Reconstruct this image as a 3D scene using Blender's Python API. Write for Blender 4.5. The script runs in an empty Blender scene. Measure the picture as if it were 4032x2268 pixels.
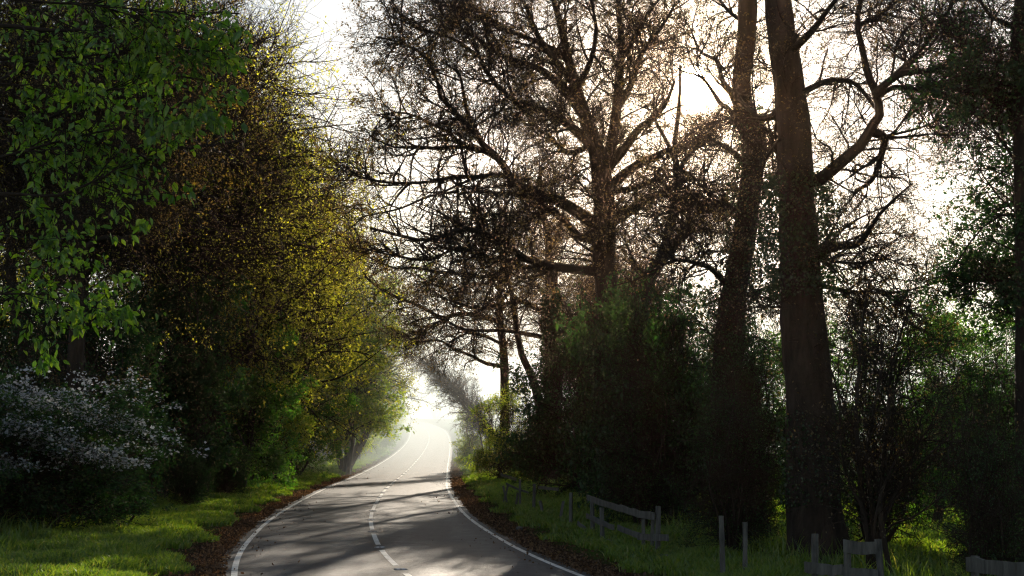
import bpy, math
import numpy as np
R = math.radians

# ------------------------------------------------------------------ camera, sky, sun, exposure
sc = bpy.context.scene
F = 5866.0                       # focal length in photograph pixels (4032 wide)
PITCH = math.atan(600 / F)
CAM_H = 2.5
cam_d = bpy.data.cameras.new('camera')
cam = bpy.data.objects.new('camera', cam_d)
sc.collection.objects.link(cam)
cam_d.sensor_width = 36.0
cam_d.lens = 36.0 * F / 4032
cam_d.clip_start = 0.1
cam_d.clip_end = 12000
cam.location = (0, 0, CAM_H)
cam.rotation_euler = (R(90) + PITCH, 0, 0)
sc.camera = cam

SUN_PX = (2737, 352)


def W(px, py, Y):
    """point of the world seen at photograph pixel (px, py) at forward distance Y"""
    u = (px - 2016) / F
    v = (1134 - py) / F
    y = math.cos(PITCH) - v * math.sin(PITCH)
    z = math.sin(PITCH) + v * math.cos(PITCH)
    s = Y / y
    return np.array([u * s, Y, CAM_H + z * s])


sd = W(*SUN_PX, 1.0) - np.array([0, 0, CAM_H])
sd /= np.linalg.norm(sd)
SUN_EL = math.asin(sd[2])
SUN_AZ = math.atan2(sd[0], sd[1])          # from +Y towards +X

world = bpy.data.worlds.new('World')
sc.world = world
world.use_nodes = True
nt = world.node_tree
nt.nodes.clear()
N = nt.nodes.new
L = nt.links.new
out = N('ShaderNodeOutputWorld')
bg = N('ShaderNodeBackground')
sky = N('ShaderNodeTexSky')
sky.sky_type = 'NISHITA'
sky.sun_disc = False
sky.sun_elevation = SUN_EL
sky.sun_rotation = SUN_AZ
sky.air_density = 1.2
sky.dust_density = 0.5
sky.ozone_density = 1.6
bg.inputs['Strength'].default_value = 0.05
hs = N('ShaderNodeHueSaturation'); hs.inputs['Saturation'].default_value = .65
L(sky.outputs[0], hs.inputs['Color'])
L(hs.outputs[0], bg.inputs['Color'])
# the sun itself: a bright disc with its aureole, part of the sky
tc = N('ShaderNodeTexCoord')
dot = N('ShaderNodeVectorMath'); dot.operation = 'DOT_PRODUCT'
dot.inputs[1].default_value = tuple(sd)
L(tc.outputs['Generated'], dot.inputs[0])
mr = N('ShaderNodeMapRange')
mr.interpolation_type = 'SMOOTHSTEP'
mr.inputs['From Min'].default_value = math.cos(R(0.75))
mr.inputs['From Max'].default_value = math.cos(R(0.45))
L(dot.outputs['Value'], mr.inputs['Value'])
em = N('ShaderNodeBackground')
em.inputs['Color'].default_value = (1, 0.72, 0.42, 1)
mul = N('ShaderNodeMath'); mul.operation = 'MULTIPLY'; mul.inputs[1].default_value = 60
L(mr.outputs[0], mul.inputs[0])
# soft aureole
mr2 = N('ShaderNodeMapRange')
mr2.inputs['From Min'].default_value = math.cos(R(9))
mr2.inputs['From Max'].default_value = 1.0
L(dot.outputs['Value'], mr2.inputs['Value'])
pw = N('ShaderNodeMath'); pw.operation = 'POWER'; pw.inputs[1].default_value = 6
L(mr2.outputs[0], pw.inputs[0])
m2 = N('ShaderNodeMath'); m2.operation = 'MULTIPLY_ADD'; m2.inputs[1].default_value = 2.0
L(pw.outputs[0], m2.inputs[0]); L(mul.outputs[0], m2.inputs[2])
L(m2.outputs[0], em.inputs['Strength'])
add = N('ShaderNodeAddShader')
L(bg.outputs[0], add.inputs[0]); L(em.outputs[0], add.inputs[1])
L(add.outputs[0], out.inputs['Surface'])

sun_d = bpy.data.lights.new('sun', 'SUN')
sun_d.energy = 5.0
sun_d.angle = R(0.5)
sun_d.color = (1.0, 0.87, 0.7)
sun = bpy.data.objects.new('sun', sun_d)
sc.collection.objects.link(sun)
sun.rotation_euler = (R(90) - SUN_EL, 0, math.pi - SUN_AZ)
sun.location = (40, 150, 60)

HAZE_DENSITY = 0.00011
HAZE_G = 0.92
sc.view_settings.view_transform = 'Standard'
sc.view_settings.look = 'None'
sc.view_settings.exposure = 1.45
sc.view_settings.gamma = 1.0
cy = sc.cycles
cy.max_bounces = 6
cy.diffuse_bounces = 2
cy.glossy_bounces = 2
cy.transmission_bounces = 3
cy.volume_bounces = 1
cy.transparent_max_bounces = 4
cy.sample_clamp_indirect = 3
cy.sample_clamp_direct = 12
cy.use_denoising = True
cy.denoising_prefilter = 'NONE'
cy.denoising_input_passes = 'RGB_ALBEDO_NORMAL'
cy.pixel_filter_type = 'BLACKMAN_HARRIS'
cy.filter_width = 1.25
cy.caustics_reflective = False
cy.caustics_refractive = False

# ------------------------------------------------------------------ helpers
rng = np.random.default_rng(7)
col = sc.collection


def norm(a):
    return a / np.maximum(np.linalg.norm(a, axis=-1, keepdims=True), 1e-9)


def tag(o, label=None, cat=None, group=None, kind=None):
    if label: o['label'] = label
    if cat: o['category'] = cat
    if group: o['group'] = group
    if kind: o['kind'] = kind
    return o


def empty(name, loc, rz=0.0):
    o = bpy.data.objects.new(name, None)
    o.location = tuple(float(v) for v in loc)
    o.rotation_euler = (0, 0, rz)
    o.empty_display_size = 0.3
    col.objects.link(o)
    return o


class Geo:
    """collects quads (with a random value per face and a material slot)"""

    def __init__(s):
        s.v = []; s.f = []; s.r = []; s.m = []; s.n = 0

    def add(s, V, Q, rnd=None, mat=0):
        V = np.asarray(V, float).reshape(-1, 3)
        Q = np.asarray(Q, int).reshape(-1, 4)
        s.v.append(V); s.f.append(Q + s.n)
        if rnd is None: rnd = np.full(len(Q), 0.5)
        s.r.append(np.asarray(rnd, float)); s.m.append(np.full(len(Q), mat))
        s.n += len(V)

    def mesh(s, name, mats, smooth=False):
        V = np.concatenate(s.v); Q = np.concatenate(s.f)
        r = np.concatenate(s.r); m = np.concatenate(s.m)
        me = bpy.data.meshes.new(name)
        me.vertices.add(len(V)); me.vertices.foreach_set('co', V.astype(np.float32).ravel())
        me.loops.add(Q.size); me.loops.foreach_set('vertex_index', Q.astype(np.int32).ravel())
        me.polygons.add(len(Q))
        me.polygons.foreach_set('loop_start', (np.arange(len(Q)) * 4).astype(np.int32))
        me.polygons.foreach_set('material_index', m.astype(np.int32))
        me.polygons.foreach_set('use_smooth', np.full(len(Q), smooth))
        a = me.attributes.new('rnd', 'FLOAT', 'FACE')
        a.data.foreach_set('value', r.astype(np.float32))
        for x in (mats if isinstance(mats, (list, tuple)) else [mats]):
            me.materials.append(x)
        me.update(calc_edges=True)
        return me

    def obj(s, name, mats, parent=None, smooth=False, loc=None):
        o = bpy.data.objects.new(name, s.mesh(name, mats, smooth))
        col.objects.link(o)
        if parent is not None: o.parent = parent
        if loc is not None: o.location = tuple(float(v) for v in loc)
        return o


def tubes(g, P, Rr, k=4, mat=0, rough=0.0, rg=None):
    """P (B,N,3) polylines with radii (B,N)"""
    B, Nn, _ = P.shape
    if B == 0: return
    T = np.empty_like(P)
    T[:, 1:-1] = P[:, 2:] - P[:, :-2]
    T[:, 0] = P[:, 1] - P[:, 0]; T[:, -1] = P[:, -1] - P[:, -2]
    T = norm(T)
    D = norm(P[:, -1] - P[:, 0])
    ref = np.zeros((B, 3))
    vert = np.abs(D[:, 2]) > 0.7
    ref[vert] = (1, 0.15, 0); ref[~vert] = (0.05, 0.1, 1)
    U = norm(np.cross(T, ref[:, None, :]))
    Vv = np.cross(T, U)
    a = np.arange(k) * 2 * math.pi / k
    rad = Rr[:, :, None] * np.ones(k)
    if rough and rg is not None:
        ph = rg.uniform(0, 6.28, (B, 1, 1))
        t = np.arange(Nn)[None, :, None]
        rad = rad * (1 + rough * (np.sin(3 * a + ph + t * 0.35) * 0.5 + np.sin(5 * a - ph * 2 + t * .6) * 0.35
                                  + rg.normal(0, .35, (B, Nn, k))))
    X = P[:, :, None, :] + rad[..., None] * (np.cos(a)[None, None, :, None] * U[:, :, None, :]
                                             + np.sin(a)[None, None, :, None] * Vv[:, :, None, :])
    idx = np.arange(B * Nn * k).reshape(B, Nn, k)
    q = np.stack([idx[:, :-1], np.roll(idx, -1, 2)[:, :-1], np.roll(idx, -1, 2)[:, 1:], idx[:, 1:]], -1)
    r = np.broadcast_to(np.random.default_rng(B).random((B, 1, 1)), (B, Nn - 1, k))
    g.add(X, q, r.ravel(), mat)


def resample(pts, w, n):
    """smooth polyline through pts (m,3), radii w (m,) -> n points"""
    pts = np.asarray(pts, float); w = np.asarray(w, float)
    m = len(pts)
    if m == 2:
        t = np.linspace(0, 1, n)[:, None]
        return pts[0] * (1 - t) + pts[1] * t, w[0] * (1 - t[:, 0]) + w[1] * t[:, 0]
    pp = np.vstack([2 * pts[0] - pts[1], pts, 2 * pts[-1] - pts[-2]])
    d = np.r_[0, np.cumsum(np.linalg.norm(np.diff(pts, axis=0), axis=1))]
    s = np.linspace(0, d[-1], n)
    i = np.clip(np.searchsorted(d, s, side='right') - 1, 0, m - 2)
    t = ((s - d[i]) / (d[i + 1] - d[i]))[:, None]
    p0, p1, p2, p3 = pp[i], pp[i + 1], pp[i + 2], pp[i + 3]
    o = 0.5 * (2 * p1 + (p2 - p0) * t + (2 * p0 - 5 * p1 + 4 * p2 - p3) * t ** 2 + (-p0 + 3 * p1 - 3 * p2 + p3) * t ** 3)
    return o, np.interp(s, d, w)


def grow(S, D, Ln, r0, r1, n, wig, up, rg):
    B = len(S)
    P = np.empty((B, n + 1, 3)); P[:, 0] = S
    d = norm(D)
    step = (Ln / n)[:, None]
    mom = rg.normal(0, wig, (B, 3))
    for i in range(n):
        mom = 0.55 * mom + rg.normal(0, wig, (B, 3))
        d = norm(d + mom + np.array([0, 0, up]))
        P[:, i + 1] = P[:, i] + d * step
    t = np.linspace(0, 1, n + 1)
    Rr = r0[:, None] * (1 - t) + (r1 * np.ones(B))[:, None] * t
    return P, Rr


def children(P, Rr, per, length, ang, wig, up, n, rg, tmin=0.15, tmax=1.0, r_end=0.003, taper=0.45, thick=0.011, flat=0.0):
    """side branches of the polylines: `per` children each (may be fractional)"""
    B, M, _ = P.shape
    tot = int(B * per)
    if tot == 0: return np.zeros((0, n + 1, 3)), np.zeros((0, n + 1))
    seg = np.linalg.norm(P[:, -1] - P[:, 0], axis=1) + 1e-6
    b = rg.choice(B, tot, p=seg / seg.sum()) if B > 1 else np.zeros(tot, int)
    t = rg.uniform(tmin, tmax, tot) * (M - 1)
    i = np.minimum(t.astype(int), M - 2); f = (t - i)[:, None]
    S = P[b, i] * (1 - f) + P[b, i + 1] * f
    T = norm(P[b, i + 1] - P[b, i])
    lr = Rr[b, i]
    q = rg.normal(0, 1, (tot, 3))
    if flat: q[:, 2] *= (1 - flat)
    q = norm(q - (q * T).sum(1, keepdims=True) * T)
    a = np.radians(rg.normal(ang, 12, tot))[:, None]
    D = np.cos(a) * T + np.sin(a) * q
    Ln = length * rg.uniform(0.55, 1.25, tot) * (1 - taper * t / (M - 1))
    r0 = np.minimum(lr * 0.8, Ln * thick + 0.004)
    return grow(S, D, Ln, r0, np.minimum(r_end, r0 * .5), n, wig, up, rg)


def leafpts(P, per, rg, tmin=0.2):
    B, M, _ = P.shape
    tot = int(B * per)
    b = rg.integers(0, B, tot)
    t = rg.uniform(tmin, 1, tot) * (M - 1)
    i = np.minimum(t.astype(int), M - 2); f = (t - i)[:, None]
    return P[b, i] * (1 - f) + P[b, i + 1] * f, norm(P[b, i + 1] - P[b, i])


def leaves(g, C, T, size, rg, droop=0.3, width=0.6, mat=0, spread=0.04, rnd=None, detail=False, lo=0.6, hi=1.35):
    n = len(C)
    if n == 0: return
    A = norm(T * 0.5 + rg.normal(0, 0.8, (n, 3)) + np.array([0, 0, -droop]))
    Sd = norm(np.cross(A, rg.normal(0, 1, (n, 3))))
    Nn = np.cross(A, Sd)
    s = (size * np.exp(rg.normal(0, .28, n)))[:, None]
    C = C + rg.normal(0, spread, (n, 3))
    w = s * width * 0.5
    r = rg.random(n) if rnd is None else rnd
    if not detail:
        X = np.stack([C, C + A * s * .5 + Sd * w + Nn * s * .08, C + A * s, C + A * s * .45 - Sd * w + Nn * s * .08], 1)
        g.add(X, np.arange(n * 4).reshape(n, 4), r, mat)
    else:      # pointed oval leaf folded along the midrib, drooping tip
        c2 = C + A * s * .5 + Nn * s * -.06
        tip = C + A * s + np.array([0, 0, -1]) * s * .12
        X = np.stack([C, C + A * s * .28 + Sd * w * .85 + Nn * s * .07, C + A * s * .62 + Sd * w * .8 + Nn * s * .05,
                      tip, C + A * s * .62 - Sd * w * .8 + Nn * s * .05, C + A * s * .28 - Sd * w * .85 + Nn * s * .07, c2], 1)
        b = np.arange(n)[:, None] * 7
        q = np.stack([b + [0, 1, 2, 6], b + [6, 2, 3, 4], b + [0, 6, 4, 5]], 1)
        g.add(X, q, np.repeat(r, 3), mat)


# ------------------------------------------------------------------ materials
def newmat(name):
    m = bpy.data.materials.new(name); m.use_nodes = True
    n = m.node_tree; n.nodes.clear()
    o = n.nodes.new('ShaderNodeOutputMaterial')
    return m, n, o


def ramp(n, stops, interp='LINEAR'):
    r = n.nodes.new('ShaderNodeValToRGB'); cr = r.color_ramp; cr.interpolation = interp
    while len(cr.elements) < len(stops): cr.elements.new(0.5)
    for e, (p, c) in zip(cr.elements, stops): e.position = p; e.color = (*c, 1)
    return r


def leafmat(name, cols, trans=0.5, tcol=(1.5, 1.6, .6), rough=0.5, gloss=.06):
    m, n, o = newmat(name)
    at = n.nodes.new('ShaderNodeAttribute'); at.attribute_name = 'rnd'
    r = ramp(n, [(i / (len(cols) - 1), c) for i, c in enumerate(cols)])
    n.links.new(at.outputs['Fac'], r.inputs[0])
    d = n.nodes.new('ShaderNodeBsdfDiffuse'); n.links.new(r.outputs[0], d.inputs[0])
    t = n.nodes.new('ShaderNodeBsdfTranslucent')
    mx = n.nodes.new('ShaderNodeMix'); mx.data_type = 'RGBA'; mx.blend_type = 'MULTIPLY'; mx.inputs[0].default_value = 1
    mx.clamp_result = True
    n.links.new(r.outputs[0], mx.inputs[6]); mx.inputs[7].default_value = (*tcol, 1)
    n.links.new(mx.outputs[2], t.inputs[0])
    ms = n.nodes.new('ShaderNodeMixShader'); ms.inputs[0].default_value = trans
    n.links.new(d.outputs[0], ms.inputs[1]); n.links.new(t.outputs[0], ms.inputs[2])
    gl = n.nodes.new('ShaderNodeBsdfGlossy'); gl.inputs['Roughness'].default_value = rough
    m2 = n.nodes.new('ShaderNodeMixShader'); m2.inputs[0].default_value = gloss
    n.links.new(ms.outputs[0], m2.inputs[1]); n.links.new(gl.outputs[0], m2.inputs[2])
    n.links.new(m2.outputs[0], o.inputs['Surface'])
    return m


def barkmat(name, c0, c1, scale=6, bump=.6):
    m, n, o = newmat(name)
    tx = n.nodes.new('ShaderNodeTexCoord')
    mp = n.nodes.new('ShaderNodeMapping'); mp.inputs['Scale'].default_value = (1, 1, .22)
    n.links.new(tx.outputs['Object'], mp.inputs[0])
    ns = n.nodes.new('ShaderNodeTexNoise'); ns.inputs['Scale'].default_value = scale; ns.inputs['Detail'].default_value = 8
    ns.inputs['Roughness'].default_value = .65
    n.links.new(mp.outputs[0], ns.inputs[0])
    r = ramp(n, [(.3, c0), (.7, c1)]); n.links.new(ns.outputs[0], r.inputs[0])
    p = n.nodes.new('ShaderNodeBsdfPrincipled'); p.inputs['Roughness'].default_value = .9
    p.inputs['Specular IOR Level'].default_value = .2
    n.links.new(r.outputs[0], p.inputs['Base Color'])
    b = n.nodes.new('ShaderNodeBump'); b.inputs['Strength'].default_value = bump; b.inputs['Distance'].default_value = .09
    n.links.new(ns.outputs[0], b.inputs['Height']); n.links.new(b.outputs[0], p.inputs['Normal'])
    n.links.new(p.outputs[0], o.inputs['Surface'])
    return m


M = {}
M['bark'] = barkmat('oak bark', (.012, .009, .008), (.05, .038, .03))
M['bark_grey'] = barkmat('grey bark', (.03, .028, .025), (.11, .10, .085))
M['twig'] = barkmat('twig bark', (.012, .009, .008), (.04, .03, .022), 14, .2)
M['deadwood'] = barkmat('weathered wood', (.045, .045, .045), (.15, .148, .142), 9, .5)
M['leaf_fresh'] = leafmat('fresh green leaves', [(.035, .10, .02), (.06, .15, .025), (.11, .19, .03)], .58, (1.7, 1.9, .5))
M['leaf_yellow'] = leafmat('yellow green leaves', [(.09, .16, .02), (.20, .28, .03), (.36, .37, .05)], .66, (1.8, 1.8, .7))
M['leaf_bronze'] = leafmat('bronze young leaves', [(.035, .025, .012), (.06, .045, .015), (.09, .075, .018)], .6, (1.9, 1.5, .6))
M['leaf_gold'] = leafmat('golden young leaves', [(.12, .13, .02), (.25, .26, .03), (.38, .36, .05)], .66, (1.8, 1.75, .7))
M['leaf_lime'] = leafmat('lime green young leaves', [(.035, .10, .015), (.09, .20, .02), (.2, .30, .03)], .65, (1.7, 1.7, .4))
M['leaf_dark'] = leafmat('dark green leaves', [(.012, .035, .014), (.02, .055, .02), (.035, .075, .022)], .4, (1.4, 1.6, .5), .5, .03)
M['leaf_ivy'] = leafmat('ivy leaves', [(.012, .03, .012), (.02, .045, .016), (.04, .06, .02)], .3, (1.3, 1.5, .5), .45, .04)
M['petal'] = leafmat('white blossom petals', [(.25, .28, .32), (.42, .45, .48), (.6, .62, .64)], .35, (1, 1, 1), .5, .03)
M['dry'] = leafmat('dry brown leaves', [(.05, .028, .014), (.11, .06, .03), (.17, .11, .06)], .35, (1.3, 1.1, .8), .6, .03)
M['grass'] = leafmat('verge grass', [(.05, .11, .015), (.10, .19, .02), (.17, .24, .03), (.28, .26, .09)], .6, (1.6, 1.5, .5))


# ------------------------------------------------------------------ the lie of the land
_cy = np.array([-40, -20, 0, 10, 20, 28.2, 33.3, 41.5, 52, 78, 110, 145, 182, 227, 265, 290, 310, 328, 345, 357, 365], float)
_cx = np.array([14, 7.5, 3.2, 1.4, -.4, -2.02, -2.88, -3.84, -4.85, -6.5, -7.9, -9.3, -10.7, -12.6, -14.9, -17.9, -22, -28.5, -39, -52, -66], float)


def centre_curve():
    pts = np.stack([_cx, _cy, 0 * _cx], 1)
    P, _ = resample(pts, np.ones(len(pts)), 900)
    k = np.ones(25) / 25
    Q = P.copy()
    for a in (0, 1):
        e = np.r_[np.full(12, 0.), P[:, a], np.full(12, 0.)]
        e[:12] = P[0, a] + (P[0, a] - P[1:13, a][::-1]); e[-12:] = P[-1, a] + (P[-1, a] - P[-13:-1, a][::-1])
        Q[:, a] = np.convolve(e, k, 'valid')
    return Q


CL = centre_curve()
CT = norm(np.gradient(CL, axis=0))
CN = np.stack([CT[:, 1], -CT[:, 0], 0 * CT[:, 0]], 1)      # to the right of travel
CS = np.r_[0, np.cumsum(np.linalg.norm(np.diff(CL, axis=0), axis=1))]


def cx(y):
    return np.interp(y, CL[:700, 1], CL[:700, 0])


def prof(y):
    y = np.asarray(y, float)
    a = np.clip(y - 88, 0, 235)
    return 1.28e-4 * a ** 2 + np.clip(y - 323, 0, 120) * .012


def sstep(x, a, b):
    t = np.clip((x - a) / (b - a), 0, 1)
    return t * t * (3 - 2 * t)


def ground(x, y):
    x = np.asarray(x, float); y = np.asarray(y, float)
    s = (x - cx(np.clip(y, -30, 320)))
    z = prof(y)
    z = z + .14 * sstep(-s, 3.9, 6.0) + .35 * sstep(-s, 7.5, 13) + .10 * sstep(s, 4.0, 6.0) - .3 * sstep(s, 9, 18)
    off = sstep(np.abs(s), 3.6, 5.5)
    z = z + off * (.05 * np.sin(x * 1.7 + y * .9) * np.sin(y * 1.3 - x * .6) + .035 * np.sin(x * 3.9 - y * 2.3))
    z = z - .03 * (1 - sstep(np.abs(s), 3.3, 3.7))
    return z


def build_ground():
    ys = np.r_[np.linspace(-60, 8, 12), np.arange(10, 130, .5), np.arange(130, 420, 2.0), np.geomspace(425, 6000, 24)]
    sx = np.r_[-np.geomspace(5000, 24, 26), np.arange(-22, 22, .3), np.geomspace(23, 5000, 26)]
    X = cx(np.clip(ys, -30, 320))[:, None] + sx[None, :]
    Y = np.repeat(ys[:, None], len(sx), 1)
    Z = ground(X, Y)
    far = (np.abs(X - cx(np.clip(Y, -30, 320))) > 30)
    V = np.stack([X, Y, Z], -1)
    idx = np.arange(X.size).reshape(X.shape)
    q = np.stack([idx[:-1, :-1], idx[:-1, 1:], idx[1:, 1:], idx[1:, :-1]], -1)
    g = Geo(); g.add(V, q)
    o = g.obj('ground', M['ground'], smooth=True)
    a = o.data.attributes.new('lat', 'FLOAT', 'POINT')
    a.data.foreach_set('value', np.repeat(sx[None, :], len(ys), 0).astype(np.float32).ravel())
    tag(o, kind='structure')


def groundmat():
    m, n, o = newmat('ground')
    at = n.nodes.new('ShaderNodeAttribute'); at.attribute_name = 'lat'
    tx = n.nodes.new('ShaderNodeTexCoord')

    def noise(s, det=6, rough=.6):
        k = n.nodes.new('ShaderNodeTexNoise'); k.inputs['Scale'].default_value = s; k.inputs['Detail'].default_value = det
        k.inputs['Roughness'].default_value = rough
        n.links.new(tx.outputs['Object'], k.inputs[0]); return k
    n1 = noise(1.3); n2 = noise(18); n3 = noise(.35)
    soil = ramp(n, [(.3, (.018, .012, .009)), (.55, (.05, .032, .022)), (.75, (.12, .08, .05))]); n.links.new(n2.outputs[0], soil.inputs[0])
    gr = ramp(n, [(.3, (.03, .055, .012)), (.7, (.07, .10, .025))]); n.links.new(n2.outputs[0], gr.inputs[0])
    wood = ramp(n, [(.3, (.012, .010, .007)), (.7, (.045, .033, .02))]); n.links.new(n2.outputs[0], wood.inputs[0])
    field = ramp(n, [(.3, (.04, .08, .015)), (.7, (.09, .12, .025))]); n.links.new(n1.outputs[0], field.inputs[0])

    def math_(op, a, b=None, c=None):
        k = n.nodes.new('ShaderNodeMath'); k.operation = op
        for i, v in enumerate((a, b, c)):
            if v is None: continue
            if isinstance(v, (int, float)): k.inputs[i].default_value = v
            else: n.links.new(v, k.inputs[i])
        return k.outputs[0]

    def band(val, a, b):
        k = n.nodes.new('ShaderNodeMapRange'); k.interpolation_type = 'SMOOTHSTEP'
        k.inputs['From Min'].default_value = a; k.inputs['From Max'].default_value = b
        n.links.new(val, k.inputs['Value']); return k.outputs[0]

    def mix(f, a, b):
        k = n.nodes.new('ShaderNodeMix'); k.data_type = 'RGBA'
        n.links.new(f, k.inputs[0]); n.links.new(a, k.inputs[6]); n.links.new(b, k.inputs[7]); return k.outputs[2]
    lat = at.outputs['Fac']
    wob = math_('MULTIPLY_ADD', n1.outputs[0], 1.6, -0.8)
    ab = math_('ADD', math_('ABSOLUTE', lat), wob)
    c = mix(band(ab, 4.1, 4.8), soil.outputs[0], gr.outputs[0])
    left = math_('ADD', math_('MULTIPLY', lat, -1), wob)
    c = mix(band(left, 7.6, 8.8), c, wood.outputs[0])
    rt = math_('ADD', lat, wob)
    c = mix(band(rt, 6.0, 7.5), c, wood.outputs[0])
    c = mix(band(rt, 12, 15), c, field.outputs[0])
    c = mix(band(left, 34, 42), c, field.outputs[0])
    # beyond the trees: open grassland
    sep = n.nodes.new('ShaderNodeSeparateXYZ'); n.links.new(tx.outputs['Object'], sep.inputs[0])
    far = math_('MULTIPLY', band(sep.outputs[1], 110, 140), band(lat, 3.9, 5.0))
    c = mix(far, c, field.outputs[0])
    p = n.nodes.new('ShaderNodeBsdfPrincipled'); p.inputs['Roughness'].default_value = .95
    p.inputs['Specular IOR Level'].default_value = .0
    n.links.new(c, p.inputs['Base Color'])
    b = n.nodes.new('ShaderNodeBump'); b.inputs['Strength'].default_value = .8; b.inputs['Distance'].default_value = .06
    n.links.new(n2.outputs[0], b.inputs['Height']); n.links.new(b.outputs[0], p.inputs['Normal'])
    n.links.new(p.outputs[0], o.inputs['Surface'])
    return m


def roadmat():
    m, n, o = newmat('asphalt')
    at = n.nodes.new('ShaderNodeAttribute'); at.attribute_name = 'lat'
    tx = n.nodes.new('ShaderNodeTexCoord')

    def noise(s, det=4, rough=.6, v=None):
        k = n.nodes.new('ShaderNodeTexNoise'); k.inputs['Scale'].default_value = s; k.inputs['Detail'].default_value = det
        k.inputs['Roughness'].default_value = rough
        n.links.new(v or tx.outputs['Object'], k.inputs[0]); return k.outputs[0]
    fine = noise(60, 4, .85); mid = noise(1.1, 9, .78)
    mp = n.nodes.new('ShaderNodeMapping'); mp.inputs['Scale'].default_value = (3, .12, 1)
    n.links.new(tx.outputs['Object'], mp.inputs[0])
    streak = noise(1.0, 5, .6, mp.outputs[0])

    def mth(op, a, b=None, c=None):
        k = n.nodes.new('ShaderNodeMath'); k.operation = op
        for i, v in enumerate((a, b, c)):
            if v is None: continue
            if isinstance(v, (int, float)): k.inputs[i].default_value = v
            else: n.links.new(v, k.inputs[i])
        return k.outputs[0]
    f = mth('ADD', mth('MULTIPLY', fine, .35), mth('ADD', mth('MULTIPLY', mid, .45), mth('MULTIPLY', streak, .2)))
    vc = n.nodes.new('ShaderNodeTexVoronoi'); vc.feature = 'DISTANCE_TO_EDGE'; vc.inputs['Scale'].default_value = .55
    wv = n.nodes.new('ShaderNodeVectorMath'); wv.operation = 'MULTIPLY_ADD'
    nn = n.nodes.new('ShaderNodeTexNoise'); nn.inputs['Scale'].default_value = 1.7; nn.inputs['Detail'].default_value = 6
    n.links.new(tx.outputs['Object'], nn.inputs[0])
    wv.inputs[1].default_value = (1.2, 1.2, 0)
    n.links.new(nn.outputs['Color'], wv.inputs[0]); n.links.new(tx.outputs['Object'], wv.inputs[2])
    n.links.new(wv.outputs[0], vc.inputs['Vector'])
    ck = n.nodes.new('ShaderNodeMapRange'); ck.inputs['From Min'].default_value = .004; ck.inputs['From Max'].default_value = .014
    ck.inputs['To Min'].default_value = -.16; ck.inputs['To Max'].default_value = 0
    n.links.new(vc.outputs['Distance'], ck.inputs['Value'])
    # tyre-polished tracks
    tr_ = mth('MULTIPLY', mth('COSINE', mth('MULTIPLY', mth('ABSOLUTE', at.outputs['Fac']), 3.9)), -.035)
    f = mth('ADD', f, mth('ADD', ck.outputs[0], tr_))
    r = ramp(n, [(.36, (.012, .013, .016)), (.5, (.036, .038, .043)), (.64, (.12, .122, .128))])
    n.links.new(f, r.inputs[0])
    # dark tar seam beside the centre line
    ab = mth('ABSOLUTE', mth('ADD', at.outputs['Fac'], mth('MULTIPLY_ADD', mid, .1, .07)), 0)
    sm = n.nodes.new('ShaderNodeMapRange'); sm.inputs['From Min'].default_value = .03; sm.inputs['From Max'].default_value = .07
    sm.inputs['To Min'].default_value = .35; sm.inputs['To Max'].default_value = 1
    n.links.new(ab, sm.inputs['Value'])
    mx = n.nodes.new('ShaderNodeMix'); mx.data_type = 'RGBA'; mx.blend_type = 'MULTIPLY'; mx.inputs[0].default_value = 1
    cmb = n.nodes.new('ShaderNodeCombineColor')
    for i in range(3): n.links.new(sm.outputs[0], cmb.inputs[i])
    n.links.new(r.outputs[0], mx.inputs[6]); n.links.new(cmb.outputs[0], mx.inputs[7])
    p = n.nodes.new('ShaderNodeBsdfPrincipled')
    n.links.new(mx.outputs[2], p.inputs['Base Color'])
    p.inputs['Roughness'].default_value = .62
    p.inputs['Specular IOR Level'].default_value = .28
    b = n.nodes.new('ShaderNodeBump'); b.inputs['Strength'].default_value = .5; b.inputs['Distance'].default_value = .012
    n.links.new(fine, b.inputs['Height']); n.links.new(b.outputs[0], p.inputs['Normal'])
    n.links.new(p.outputs[0], o.inputs['Surface'])
    return m


def paintmat():
    m, n, o = newmat('road paint')
    tx = n.nodes.new('ShaderNodeTexCoord')
    k = n.nodes.new('ShaderNodeTexNoise'); k.inputs['Scale'].default_value = 2.2; k.inputs['Detail'].default_value = 10; k.inputs['Roughness'].default_value = .82
    n.links.new(tx.outputs['Object'], k.inputs[0])
    r = ramp(n, [(.37, (.08, .078, .075)), (.46, (.55, .54, .51)), (.62, (.8, .79, .75))]); n.links.new(k.outputs[0], r.inputs[0])
    p = n.nodes.new('ShaderNodeBsdfPrincipled'); p.inputs['Roughness'].default_value = .6
    n.links.new(r.outputs[0], p.inputs['Base Color']); n.links.new(p.outputs[0], o.inputs['Surface'])
    return m


M['ground'] = groundmat(); M['road'] = roadmat(); M['paint'] = paintmat()


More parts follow.
